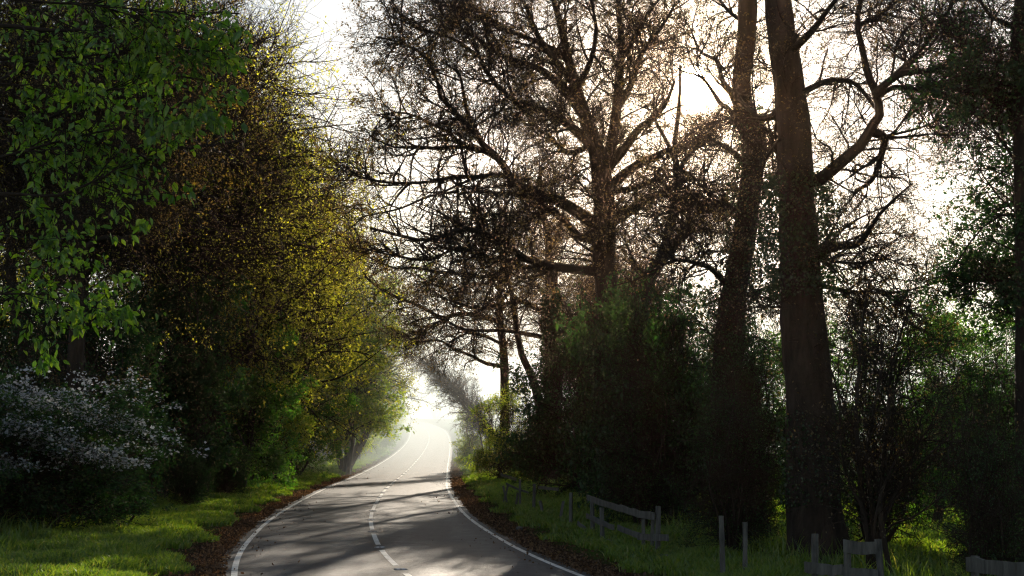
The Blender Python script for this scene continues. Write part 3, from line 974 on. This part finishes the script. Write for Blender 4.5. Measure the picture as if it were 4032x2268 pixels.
pr = {}
pr['yellow'] = leafy_proto('hedge_tree', 10, 3.6, np.random.default_rng(21), 6, 'leaf_yellow', .15, 1.0, .16)
pr['yellow2'] = leafy_proto('hedge_tree', 11, 4.0, np.random.default_rng(22), 5, 'leaf_yellow', .15, 1.0, .2)
pr['green'] = leafy_proto('hedge_tree', 10, 3.6, np.random.default_rng(23), 7, 'leaf_dark', .12, 1.3, .14)
pr['fresh'] = leafy_proto('hedge_tree', 8, 3.0, np.random.default_rng(24), 6, 'leaf_fresh', .11, 1.2, .12)
pr['tall'] = leafy_proto('roadside_tree', 19, 7.5, np.random.default_rng(25), 3, 'leaf_bronze', .11, .6, .36, 'bark', .34, .5, branchy=4, reach=1.2)
pr['tall2'] = leafy_proto('roadside_tree', 19, 7.0, np.random.default_rng(26), 3, 'leaf_gold', .13, .7, .32, 'bark', .3, .5, branchy=3.6, reach=1.15)
pr['dark'] = leafy_proto('roadside_tree', 18.5, 7.5, np.random.default_rng(29), 2, 'leaf_gold', .08, .4, .52, 'bark', .34, .45, branchy=8, reach=1.15)
pr['bare'] = leafy_proto('understorey_shrub', 4.5, 2.2, np.random.default_rng(27), 9, 'leaf_dark', .09, .35, .1, 'bark_grey', .04)
pr['scrub'] = leafy_proto('understorey_shrub', 5, 2.8, np.random.default_rng(28), 8, 'leaf_dark', .10, .75, .05, 'bark_grey', .06, reach=1.05)
pr['tangle'] = leafy_proto('understorey_shrub', 6, 2.2, np.random.default_rng(30), 14, 'leaf_dark', .055, .28, .08, 'bark', .045, reach=.8, branchy=.6)

LEFT = [  # proto, x, y, rot, scale, label
    ('scrub', -13.6, 33.5, .3, .8, 'low dark scrub filling the lower left corner behind the grass verge'),
    ('green', -13.4, 47, 1.0, .78, 'dark green hedge bush just right of the white blossom shrub'),
    ('green', -13.6, 58, 2.1, .98, 'tall dark green bush with a domed crown in the middle of the left hedge'),
    ('fresh', -12.7, 70, .4, 1.02, 'bright green bush right of the tall dark green dome on the left'),
    ('yellow', -14.3, 83, 1.2, .98, 'yellow-green hedge tree in the middle of the sunlit left hedge'),
    ('fresh', -13.6, 94, 3.0, 1.0, 'green bush low at the foot of the sunlit yellow-green hedge'),
    ('yellow2', -11.9, 108, 2.2, 1.36, 'broad yellow-green tree leaning out over the left lane before the arch'),
    ('yellow', -14.0, 124, 4.0, 1.2, 'yellow-green tree just behind the broad one leaning over the left lane'),
    ('yellow2', -15.0, 146, 5.1, 1.1, 'pale hazy hedge tree where the left hedge begins to fade'),
    ('fresh', -15.8, 165, .9, 1.3, 'faded green hedge tree standing in the mist on the left'),
    ('yellow', -16.6, 188, 1.8, 1.05, 'misty hedge tree with drooping outline on the left beneath the arch'),
    ('yellow2', -18.2, 215, 3.3, .9, 'very faint hedge tree before the left hand bend'),
    ('fresh', -22.5, 245, 2.0, 1.1, 'faintest hedge tree at the inside of the bend'),
]
for k, x, y, rz, s, lab in LEFT:
    copy_tree(pr[k], gpt(x, y), rz, s, lab, 'tree' if k != 'scrub' else 'shrub', 'hedge along the left verge')
TALL = [
    ('dark', -13.0, 63, 4.4, 1.15, 'dark twiggy tree whose crown edge stands against the white sky gap'),
    ('tall2', -14.6, 70, 2.9, 1.05, 'golden tree standing highest above the middle of the left hedge'),
    ('dark', -15.5, 50, .9, 1.0, 'dark twiggy tree above the dark green hedge bush, partly behind the beech boughs'),
    ('dark', -14.8, 58, .5, 1.05, 'twiggy tree with small golden leaves towering over the near left hedge'),
    ('tall2', -13.6, 84, 2.4, 1.0, 'golden-leaved tree overhanging the left hedge, nearest of the golden row'),
    ('tall2', -15.0, 96, 1.1, 1.0, 'tall golden-leaved tree behind the sunlit left hedge'),
    ('tall2', -12.7, 114, 3.9, 1.0, 'golden tree behind the broad yellow-green tree'),
    ('tall', -22.0, 128, 1.9, 1.0, 'farther bronze tree rising behind the left hedge near the arch'),
    ('tall2', -27.0, 70, 5.0, 1.0, 'golden tree deep in the wood behind the tall bronze row'),
]
for k, x, y, rz, s, lab in TALL:
    copy_tree(pr[k], gpt(x, y), rz, s, lab, 'tree', 'tall trees behind the left hedge')
rg = np.random.default_rng(31)
for i in range(16):
    y = 36 + i * 6.5 + rg.uniform(-1, 1)
    copy_tree(pr['scrub' if i % 3 else 'bare'], gpt(-17.5 - rg.uniform(0, 3) - i * .15, y), rg.uniform(0, 6), rg.uniform(.8, 1.3),
              'dark understorey shrub in the shade behind the left hedge', 'shrub', 'understorey shrubs behind the left hedge')

for k, x, y, rz, s, lab in [('tangle', 9.3, 29.5, .9, .8, 'slender upright saplings between the thickest trunk and the right thicket'),
                            ('tangle', 12.2, 34.5, 4.4, 1.0, 'tall slender saplings in the gap left of the edge tree')]:
    copy_tree(pr[k], gpt(x, y), rz, s, lab, 'shrub', 'shrubs along the right verge', 'sapling_clump')
# bare thicket at the foot of the left hedge
for i, (x, y, s, lab) in enumerate([(-11.6, 45, .42, 'bare brown thicket at the hedge foot nearest the blossom shrub'),
                                    (-11.5, 53, .45, 'bare brown thicket at the hedge foot by the leaning pale stick'),
                                    (-11.7, 62, .45, 'bare thicket at the hedge foot beneath the dark domed bush')]):
    copy_tree(pr['bare'], gpt(x, y), i * 1.3, s, lab, 'shrub', 'bare thickets at the foot of the left hedge', 'bare_thicket')

# white blossom shrub
bl = leafy_proto('blossom_shrub', 5.2, 3.3, np.random.default_rng(33), 9, 'leaf_dark', .09, .8, .1, 'bark_grey', .06,
                 extra=dict(lev=3, per=5, size=.085, mat='petal', zmin=2.4))
bl.location = gpt(-11.9, 38.5)
bl.rotation_euler = (0, 0, .6)
bl.scale = (1.0, 1.0, .68)
tag(bl, 'rounded shrub covered in white blossom in the lower left shade', 'shrub')

# woodland tree with the stout dark trunk, far left
rg = np.random.default_rng(34)
YN = 44
b = W(*T6(335, 2200), YN); b[2] = float(ground(b[0], YN))
trN = limb(T6, [(330, 2100), (330, 1700), (340, 1400), (335, 1250), (345, 1150), (385, 1090), (440, 1045), (540, 1050), (640, 1080)], YN, -2, 76, 10, 28)
trN = (np.vstack([b - [0, 0, .2], trN[0]]), np.r_[trN[1][0] * 1.4, trN[1]])
trN2 = limb(T6, [(345, 1160), (300, 1100), (220, 1060), (150, 950), (60, 960), (-60, 980)], YN, 1, 40, 14)
BN = [trN2, limb(T6, [(330, 1250), (420, 1150), (430, 1000), (520, 860), (620, 860), (770, 860)], YN, -3, 26, 7),
      limb(T6, [(345, 1150), (330, 900), (300, 700), (330, 450), (300, 200), (350, -100)], YN, 2, 44, 10, 20),
      limb(T6, [(300, 700), (450, 560), (640, 450), (800, 380), (950, 330)], YN, 3, 26, 7),
      limb(T6, [(320, 860), (500, 740), (700, 660), (900, 640), (1050, 620)], YN, -2, 26, 7),
      limb(T6, [(300, 650), (180, 520), (60, 420), (-80, 380)], YN, 0, 26, 7),
      limb(T6, [(330, 400), (500, 200), (700, 130), (900, 60), (1050, 60)], YN, 4, 26, 7)]
tN, _ = plant('woodland_tree', b, BN, [trN],
              [dict(per=24, len=2.6, ang=50, wig=.16, up=.0, n=7, trunk_per=20, tmin=.3, thick=.012),
               dict(per=9, len=1.3, ang=48, wig=.2, up=-.02, n=5, thick=.010),
               dict(per=6, len=.6, ang=48, wig=.2, up=.0, n=3, thick=.012),
               dict(per=1.5, len=.25, ang=45, wig=.2, up=.0, n=2, r_end=.004)],
              rg, 'bark', 'leaf_bronze', dict(on=[(4, 1.4, .06), (3, 1.0, .07)]))
tag(tN, 'stout dark-trunked woodland tree rising behind the white blossom shrub', 'tree')

# foreground beech reaching in from the left
rg = np.random.default_rng(35)
YG = 14.5
base = np.array(gpt(-7.2, 15.5))
trG = auto_trunk(base, 14, .22, (-.3, .5), rg)
BG = [limb(T6, [(-150, 160), (0, 112), (200, 132), (350, 130), (500, 102), (640, 62), (680, 20), (720, -40)], YG, 1.0, 22, 6),
      limb(T6, [(-150, 700), (0, 690), (90, 665), (250, 622), (330, 600), (480, 570), (600, 540), (700, 480), (850, 440)], YG + .5, -1.0, 13, 3),
      limb(T6, [(-150, 900), (0, 850), (200, 862), (300, 845), (380, 810), (470, 768), (560, 740), (680, 690), (780, 615)], YG - .5, .8, 16, 3),
      limb(T6, [(-150, 1100), (-20, 1000), (120, 940), (250, 930), (400, 940), (450, 900)], YG, .6, 9, 3),
      limb(T6, [(-150, 1180), (0, 1180), (120, 1160), (230, 1130), (280, 1120)], YG + .4, -.4, 8, 3),
      limb(T6, [(-150, 1300), (0, 1290), (150, 1290), (250, 1300), (300, 1330)], YG - .2, 0, 8, 3),
      limb(T6, [(-150, 1360), (0, 1360), (150, 1380), (270, 1370), (420, 1330), (470, 1290)], YG + .2, .3, 7, 2.5),
      limb(T6, [(-150, 560), (0, 520), (160, 545), (330, 450), (450, 400), (600, 380), (720, 330), (900, 350)], YG + 1, -1, 13, 3),
      limb(T6, [(-150, 380), (0, 350), (100, 280), (240, 200), (340, 130)], YG, 1.5, 16, 5),
      limb(T6, [(-100, -20), (200, 10), (400, 20), (600, 40), (800, 60), (960, 90)], YG - 1, 1.0, 13, 3),
      limb(T6, [(-100, 250), (150, 260), (350, 250), (560, 220), (760, 200), (930, 230)], YG + .8, -.6, 12, 3)]
tG, _ = plant('beech_tree', base, BG, [trG],
              [dict(per=20, len=.95, ang=44, wig=.12, up=-.02, n=6, thick=.007, flat=.5),
               dict(per=6, len=.42, ang=42, wig=.14, up=-.03, n=4, thick=.006, flat=.6),
               dict(per=1.2, len=.2, ang=40, wig=.14, up=-.03, n=3, thick=.006, flat=.5)],
              rg, 'bark_grey', 'leaf_lime', dict(on=[(3, 3.0, .068), (2, 2.6, .074)], spread=.015, clump=.7, csize=.45, droop=.9, width=.62, detail=True))
tag(tG, 'nearest tree, fresh green beech boughs hanging in from the top left', 'tree')

# ------------------------------------------------------------------ right side shrubs
RIGHT = [
    ('tangle', 11.5, 31, 5.9, .8, 'tangled saplings against the light field between the right thicket and the edge tree'),
    ('tangle', 14.0, 38, 1.9, .9, 'farthest tangled saplings at the right edge, low against the light'),
    ('tangle', 3.6, 41, 5.5, .8, 'tangled saplings just behind the right end of the three-rail fence'),
    ('tangle', 4.6, 31.5, 2.5, .62, 'low tangled saplings behind the two lone fence posts'),
    ('tangle', 9.6, 25.0, 3.5, .5, 'dark tangle of stems between the right thicket and the corner rail'),
    ('tangle', 7.4, 23.5, 1.5, .5, 'low bramble tangle behind the pale two-rail panel'),
    ('scrub', 4.0, 50, .2, (1.0, 1.0, 1.25), 'dark bush below the massive oak, directly behind the standing fence rails'),
    ('scrub', 4.6, 43, 1.7, (1.0, 1.0, 1.2), 'dense dark green bush filling the gap right of the massive oak'),
    ('tangle', 6.8, 45, 2.5, 1.1, 'tall dark bush between the leaning tree and the crooked ivy-clad trunk'),
    ('scrub', 3.0, 61, 2.7, (1.1, 1.1, 1.2), 'dark bush left of the massive oak behind the row of loose fence posts'),
    ('tangle', 5.7, 35.5, 4.0, (.7, .7, .95), 'ivy-covered bush at the foot of the crooked trunk'),
    ('tangle', 8.2, 34, .4, (1.0, 1.0, 1.1), 'sparse tall shrub right behind the thickest near trunk'),
    ('fresh', 13.5, 48, 1.2, .85, 'sunlit yellow-green bush seen through the thicket at the right edge'),
    ('fresh', 10.5, 52, 3.2, .8, 'sunlit green bush seen between the thickest trunk and the right thicket'),
    ('fresh', 17.5, 56, 2.2, .9, 'sunlit green bush farthest right, low beyond the thicket'),
    ('scrub', 1.4, 80, 5.0, (.8, .8, .75), 'dark bush at the foot of the slim forked tree'),
]
for k, x, y, rz, s, lab in RIGHT:
    copy_tree(pr[k], gpt(x, y), rz, s, lab, 'shrub', 'shrubs along the right verge', 'verge_shrub')

# evergreen mass at the right edge
ev = leafy_proto('evergreen_tree', 11, 3.2, np.random.default_rng(41), 4, 'leaf_dark', .06, 2.4, .45, 'bark', .12, .5, branchy=1.6, leafmul=9)
ev.location = gpt(10.0, 27.5)
tag(ev, 'dense dark evergreen tree filling the right edge of the picture', 'tree')

# multi-stemmed hazel thicket on the right
rg = np.random.default_rng(42)
YM = 26.5
trs = []
b = W(*T4(1250, 1500), YM); b[2] = float(ground(b[0], YM))
for pts, w in [([(1170, 1050), (1140, 700), (1120, 400), (1140, 100), (1160, -200), (1210, -500)], 26), ([(1230, 1050), (1190, 750), (1200, 600), (1240, 350), (1280, 120), (1290, -100)], 24),
               ([(1280, 1050), (1290, 800), (1330, 400), (1350, 100), (1400, -100), (1480, -350)], 24), ([(1290, 1050), (1350, 700), (1360, 400), (1390, 150), (1500, -50)], 18),
               ([(1310, 1080), (1400, 900), (1560, 700), (1800, 480), (2000, 420)], 14), ([(1320, 1150), (1500, 1060), (1700, 920), (1900, 800), (2100, 780)], 12),
               ([(1300, 1050), (1450, 800), (1520, 600), (1640, 400), (1700, 200)], 14), ([(1180, 1050), (1080, 850), (1020, 600), (1010, 300), (960, 100)], 16),
               ([(1250, 1050), (1400, 650), (1560, 560), (1800, 570), (2000, 540)], 12)]:
    P = [b + rg.normal(0, .12, 3) * [1, 1, 0] - [0, 0, .1]] + [W(*T4(*p), YM + rg.normal(0, .3) + rg.uniform(-1, 1) * i / 5) for i, p in enumerate(pts)]
    trs.append(resample(P, np.linspace(w, w * .3, len(P)) / F * YM / 2, 20))
tM, _ = plant('hazel_thicket', b, [], trs,
              [dict(per=0, len=1.5, ang=38, wig=.15, up=.03, n=7, trunk_per=24, tmin=.2, thick=.008),
               dict(per=5, len=.8, ang=42, wig=.18, up=.02, n=4, thick=.008),
               dict(per=2.5, len=.35, ang=42, wig=.2, up=.02, n=3, thick=.009)],
              rg, 'bark', 'leaf_bronze', dict(on=[(3, 1.3, .045)], spread=.03))
tag(tM, 'many-stemmed thicket fanning up from one foot right of the thickest trunk', 'shrub')

copy_tree(pr['tall'], gpt(6.2, 84), .7, .75, 'added bronze-leaved tree behind the massive oak, seen through the boughs, shading the near road', 'tree', name='roadside_tree')  # extra tree, added so that its crown shades the near road
copy_tree(pr['tall'], gpt(6.8, 98), 2.7, .9, 'farther added leafy tree in the mist behind the massive oak, shading the near road', 'tree', name='roadside_tree')  # second added tree, placed to cast more shade on the nearest asphalt
# pale twiggy bush at the foot of the arch, right verge
rg = np.random.default_rng(43)
yb = leafy_proto('twiggy_bush', 5.5, 2.0, rg, 9, 'leaf_yellow', .08, .45, .08, 'bark_grey', .05)
yb.location = gpt(-.7, 87)
yb.rotation_euler = (0, 0, 1)
tag(yb, 'sunlit golden twiggy bush on the right verge beneath the arch', 'shrub')
yc = copy_tree(yb, gpt(-3.0, 118), 2.0, .95, 'fainter twiggy bush beyond the golden one on the right verge', 'shrub')

# far faint trees past the bend
for i, (x, y, s, k, lab) in enumerate([(-22, 430, .9, 'tall2', 'ghostly tree almost lost in the mist straight above the end of the road'), (-12, 400, .7, 'tall', 'nearer ghostly tree in the mist, just right of the end of the road')]):
    copy_tree(pr[k], gpt(x, y), i * 1.1, s, lab, 'tree', 'ghostly trees in the mist beyond the bend', 'distant_tree')
for k in pr: kill(pr[k])


# ------------------------------------------------------------------ grass, litter
def blades(name, smin, smax, y0, y1, n, h, rg, lab, right=False, width=.008, dens_pow=1.6):
    u = rg.random(n)
    y = y0 * (y1 / y0) ** (u ** 1.0)
    keep = rg.random(n) < 1
    s = rg.uniform(smin, smax, n)
    edge = .35 * np.sin(y * .8) + .25 * np.sin(y * 2.1 + 1)
    s = s + edge * (np.abs(s) < 5)
    sgn = 1 if right else -1
    x = cx(y) + sgn * s
    z = ground(x, y)
    c = np.sin(x * 2.1 + y * .7) * np.sin(y * 1.7 - x) * .5 + .5
    hh = h * rg.uniform(.45, 1.3, n) * (.6 + .7 * c)
    a = rg.uniform(0, 6.283, n)
    w = width * (1 + y / 30) * rg.uniform(.7, 1.3, n)
    sx, sy_ = np.cos(a) * w, np.sin(a) * w
    lx, ly = rg.normal(0, .45, n) * hh, rg.normal(0, .45, n) * hh
    B0 = np.stack([x - sx, y - sy_, z - .01], 1); B1 = np.stack([x + sx, y + sy_, z - .01], 1)
    M1 = np.stack([x + lx * .4 + sx * .7, y + ly * .4 + sy_ * .7, z + hh * .62], 1)
    M0 = np.stack([x + lx * .4 - sx * .7, y + ly * .4 - sy_ * .7, z + hh * .62], 1)
    T0 = np.stack([x + lx + sx * .1, y + ly, z + hh], 1); T1 = np.stack([x + lx - sx * .1, y + ly, z + hh], 1)
    X = np.stack([B0, B1, M1, M0, T0, T1], 1)
    b = np.arange(n)[:, None] * 6
    q = np.stack([b + [0, 1, 2, 3], b + [3, 2, 4, 5]], 1)
    r = np.clip(rg.normal(.42, .22, n), 0, 1)
    g = Geo(); g.add(X, q, np.repeat(r, 2))
    tag(g.obj(name, M['grass']), lab, 'grass', kind='stuff')


rg = np.random.default_rng(51)
blades('verge_grass', 4.5, 9.0, 14, 190, 260000, .17, rg, 'sunlit rough grass on the left verge')
blades('verge_grass', 4.7, 7.2, 14, 170, 150000, .17, rg, 'shaded grass on the right verge before the fence', True)

blades('woodland_grass', 7.0, 22, 18, 75, 70000, .16, rg, 'thin grass on the woodland floor right of the fence', True, .012)
blades('tall_grass', 7.2, 9.4, 15, 110, 6000, .42, rg, 'tall straggly grass stems along the foot of the fence', True, .006)
blades('tall_grass', 7.8, 9.8, 30, 150, 8000, .42, rg, 'tall straggly grass stems along the foot of the left hedge', False, .006)


def litter():
    rg = np.random.default_rng(52)
    n = 26000
    y = 14 * (150 / 14) ** rg.random(n)
    side = np.where(rg.random(n) < .5, -1, 1)
    s = 3.35 + np.abs(rg.normal(0, .75, n)) - (rg.random(n) < .06) * np.abs(rg.normal(0, .8, n))
    x = cx(y) + side * s
    z = np.maximum(ground(x, y), prof(y) + .022) + .014
    C = np.stack([x, y, z], 1)
    g = Geo()
    T = rg.normal(0, 1, (n, 3)) * [1, 1, .25]
    leaves(g, C, T, .055, rg, -.05, .7, 0, .006)
    tag(g.obj('leaf_litter', M['dry']), 'brown dead leaves strewn along both road edges', 'leaf litter', kind='stuff')


litter()


# ------------------------------------------------------------------ fences, studs, small things
def rail_geo(P0, P1, h=.10, t=.03, rg=rng, sag=.0, n=8):
    """weathered plank between two points"""
    P0 = np.array(P0, float); P1 = np.array(P1, float)
    t_ = np.linspace(0, 1, n)[:, None]
    C = P0 * (1 - t_) + P1 * t_
    C[:, 2] -= sag * 4 * (t_ * (1 - t_))[:, 0]
    C[:, 2] += rg.normal(0, .006, n)
    d = norm(P1 - P0); side = norm(np.cross(d, [0, 0, 1])); up = np.cross(side, d)
    hh = h / 2 * (1 + rg.normal(0, .06, n))[:, None]
    V = np.stack([C + side * t / 2 + up * hh, C - side * t / 2 + up * hh, C - side * t / 2 - up * hh, C + side * t / 2 - up * hh], 1)
    idx = np.arange(n * 4).reshape(n, 4)
    q = np.stack([idx[:-1], np.roll(idx, -1, 1)[:-1], np.roll(idx, -1, 1)[1:], idx[1:]], -1).reshape(-1, 4)
    q = np.vstack([q, idx[0][None], idx[-1][::-1][None]])
    return V, q


def fence(name, posts, rails, label, rg, hpost=1.1):
    """posts: (px, py_top, Y, py_bottom or None) in photograph pixels; rails likewise as two ends"""
    P = [W(p[0], p[1], p[2]) for p in posts]
    base = P[0].copy(); base[2] = float(ground(base[0], base[1]))
    root = empty(name, base); tag(root, label, 'fence', 'old timber fence along the right verge')
    for p, (pxx, pyy, Y, *rest) in zip(P, posts):
        z0 = float(ground(p[0], p[1])) - .15
        lean = rg.normal(0, .03, 2) if not rest else np.array(rest[0])
        g = Geo()
        V, q = rail_geo([p[0] + lean[0], p[1] + lean[1], p[2]], [p[0], p[1], z0], .08, .08, rg)
        g.add(V - base, q); g.obj('post', M['deadwood'], root)
    for (a, b_, h) in rails:
        g = Geo()
        V, q = rail_geo(W(*a), W(*b_), h, .035, rg, rg.uniform(0, .03))
        g.add(V - base, q); g.obj('rail', M['deadwood'], root)
    return root


rg = np.random.default_rng(61)


def zr(a, b_, Y, *r): return (*T3(a, b_), Y, *r)


fence('rail_fence', [zr(1015, 600, 38), zr(1105, 700, 36.5), zr(1480, 770, 32.3), zr(1560, 760, 31.6), zr(1610, 690, 31.3)],
      [(zr(965, 605, 38.6), zr(1300, 715, 34), .14), (zr(1270, 700, 34.1), zr(1580, 780, 31.2), .15),
       (zr(960, 770, 38.5), zr(1210, 885, 35), .12), (zr(1250, 880, 34.6), zr(1470, 960, 32.4), .12), (zr(1430, 965, 32.5), zr(1710, 980, 30.6), .14),
       (zr(880, 840, 39), zr(1010, 945, 37.8), .10), (zr(1005, 950, 37.8), zr(1330, 1060, 33.8), .11), (zr(1300, 1050, 34), zr(1500, 1095, 32.2), .11), (zr(1420, 1100, 32.3), zr(1720, 1165, 30.4), .13)],
      'grey three-rail fence with sagging broken rails in the right verge grass', rg)
fence('loose_fence', [zr(180, 480, 58, (.25, 0)), zr(240, 500, 56, (-.2, 0)), zr(345, 430, 54), zr(470, 480, 51), zr(575, 640, 48, (-.15, .1)), zr(300, 560, 55, (.1, 0)), zr(810, 560, 42), zr(700, 640, 45, (.15, 0))],
      [(zr(170, 395, 58.5), zr(310, 440, 55), .10), (zr(520, 515, 50), zr(700, 530, 45.5), .10), (zr(220, 480, 57), (*T3(420, 560), 53), .07)],
      'crooked posts of a collapsed fence receding below the massive oak', rg)


def z4(a, b_, Y, *r): return (*T4(a, b_), Y, *r)


fence('fence_posts', [z4(240, 1050, 27.0, (-.02, 0)), z4(383, 1095, 26.3, (.02, 0))], [], 'two lone fence posts left of the thickest trunk', rg)
fence('gate_fence', [z4(840, 1170, 24.2), z4(1058, 1225, 23.4), z4(1290, 1210, 22.9)],
      [(z4(1040, 1250, 23.4), z4(1265, 1262, 22.9), .19), (z4(785, 1392, 24.3), z4(1040, 1410, 23.45), .17), (z4(1040, 1425, 23.4), z4(1260, 1440, 22.8), .17)],
      'pale two-rail fence panel at the foot of the thickest trunk', rg)
fence('corner_fence', [z4(1885, 1310, 20.2), z4(2260, 1340, 18.6)],
      [(z4(1850, 1370, 20.3), z4(2280, 1425, 18.5), .20)],
      'pale fence rail cut off by the lower right corner', rg)

# road studs
M['stud'] = barkmat('stud metal', (.10, .10, .10), (.3, .3, .3), 30, .1)
M['glass'] = leafmat('stud lens', [(.6, .6, .6), (.8, .8, .8)], .1, (1, 1, 1), .1, .4)


def stud_mesh():
    root = empty('road_stud', (0, 0, 0))
    g = Geo()
    a, b_, h = .13, .09, .022
    V = [(-a, -b_, 0), (a, -b_, 0), (a, b_, 0), (-a, b_, 0), (-a * .8, -b_ * .45, h), (a * .8, -b_ * .45, h), (a * .8, b_ * .45, h), (-a * .8, b_ * .45, h)]
    q = [(4, 5, 6, 7), (0, 1, 5, 4), (1, 2, 6, 5), (2, 3, 7, 6), (3, 0, 4, 7)]
    g.add(V, q); g.obj('casing', M['stud'], root)
    for s in (-1, 1):
        c = s * .05
        g = Geo()
        g.add([(c - .03, -b_ * .95, .006), (c + .03, -b_ * .95, .006), (c + .03, -b_ * .55, h * 1.05), (c - .03, -b_ * .55, h * 1.05)], [(0, 1, 2, 3)])
        g.obj('lens', M['glass'], root)
    return root


st = stud_mesh()
first = True
ORD = 'nearest second third fourth fifth sixth seventh eighth ninth tenth eleventh twelfth thirteenth fourteenth fifteenth sixteenth seventeenth eighteenth nineteenth'.split()
ks = 0
for s in STUDS:
    y = float(np.interp(s, CS, CL[:, 1]))
    if y < 26 or y > 130: continue
    x = float(np.interp(s, CS, CL[:, 0]))
    o = st if first else copy_tree(st, (0, 0, 0), 0, 1, None, None)
    o.location = (x, y, float(prof(y)) + .032)
    t = np.array([np.interp(s, CS, CT[:, 0]), np.interp(s, CS, CT[:, 1])])
    o.rotation_euler = (0, 0, math.atan2(t[1], t[0]) - math.pi / 2)
    w = ORD[ks] if ks == 0 else ORD[ks] + ' nearest'
    ks += 1
    tag(o, w + ' reflective road stud, set in a gap of the dashed centre line', 'road stud', 'road studs along the centre line')
    first = False

# leaning stick, stump, stones
rg = np.random.default_rng(71)
p1 = W(*T5(500, 1010), 43); p0 = W(*T5(582, 1205), 42.5); p0[2] = float(ground(p0[0], p0[1])) - .05
g = Geo(); P, Rr = resample([p0, (p0 + p1) / 2 + [.03, 0, 0], p1], np.array([.028, .03, .035]), 10)
tubes(g, P[None] - p0, Rr[None], 7, 0, .1, rg)
tag(g.obj('leaning_stick', M['deadwood'], loc=p0), 'pale leaning stick standing in the left verge grass', 'stick')
p0 = W(*T5(762, 1190), 40); p0[2] = float(ground(p0[0], p0[1])) - .05
g = Geo(); P, Rr = resample([p0, p0 + [.02, 0, .25], p0 + [.12, 0, .42]], np.array([.05, .04, .035]), 10)
tubes(g, P[None] - p0, Rr[None], 7, 0, .1, rg)
tag(g.obj('broken_stump', M['bark'], loc=p0), 'short dark broken stump in the left verge grass', 'stump')
for i, (q, s, lab) in enumerate([(T3(1280, 1145), .10, 'pale rounded stone in the grass before the three-rail fence'),
                                 (T3(340, 890), .10, 'pale stone glinting at the right road edge')]):
    d = 9375 * 1.565 / (q[1] - 1734) * .9999
    p = W(q[0], q[1], d * CAM_H / 2.5); z = float(ground(p[0], p[1]))
    n = 9
    th = np.linspace(0, math.pi, n)
    P = np.stack([0 * th, 0 * th, -np.cos(th) * s * .7], 1); rr = np.sin(th) * s + .001
    g = Geo(); tubes(g, P[None], rr[None], 10, 0, .12, rg)
    tag(g.obj('stone', M['deadwood'], smooth=True, loc=(p[0], p[1], z + s * .4)), lab, 'stone')
p0 = W(1482, 1790, 150); p0[2] = float(ground(p0[0], p0[1]))
g = Geo(); V, q = rail_geo([0, 0, 1.1], [0, 0, -.1], .12, .12, rg); g.add(V, q)
tag(g.obj('marker_post', M['paint'], loc=p0), 'small pale marker post on the left verge in the mist', 'post')

# ------------------------------------------------------------------ haze
g = Geo()
x0, x1, y0, y1, z0, z1 = -420, 420, -40, 700, -4, 34
V = [(x0, y0, z0), (x1, y0, z0), (x1, y1, z0), (x0, y1, z0), (x0, y0, z1), (x1, y0, z1), (x1, y1, z1), (x0, y1, z1)]
g.add(V, [(3, 2, 1, 0), (4, 5, 6, 7), (0, 1, 5, 4), (1, 2, 6, 5), (2, 3, 7, 6), (3, 0, 4, 7)])
HX = g
def volmat(name, dens, gg=HAZE_G, c=(1, .62, .42)):
    m, n, o = newmat(name)
    v = n.nodes.new('ShaderNodeVolumePrincipled')
    v.inputs['Color'].default_value = (*c, 1)
    v.inputs['Density'].default_value = dens
    v.inputs['Anisotropy'].default_value = gg
    n.links.new(v.outputs[0], o.inputs['Volume'])
    return m
m = volmat('haze', HAZE_DENSITY)
tag(g.obj('haze', m), 'morning haze hanging over the road', 'haze', kind='stuff')
# the thick mist lying over the open fields past the end of the trees
g = Geo()
x0, x1, y0, y1, z0, z1 = -400, 400, 100, 680, -3, 22
V = [(x0, y0, z0), (x1, y0, z0), (x1, y1, z0), (x0, y1, z0), (x0, y0, z1), (x1, y0, z1), (x1, y1, z1), (x0, y1, z1)]
g.add(V, [(3, 2, 1, 0), (4, 5, 6, 7), (0, 1, 5, 4), (1, 2, 6, 5), (2, 3, 7, 6), (3, 0, 4, 7)])
tag(g.obj('mist', volmat('mist', .0085, .2, (.86, .96, 1))), 'bright white mist filling the end of the road beyond the arch', 'mist', kind='stuff')
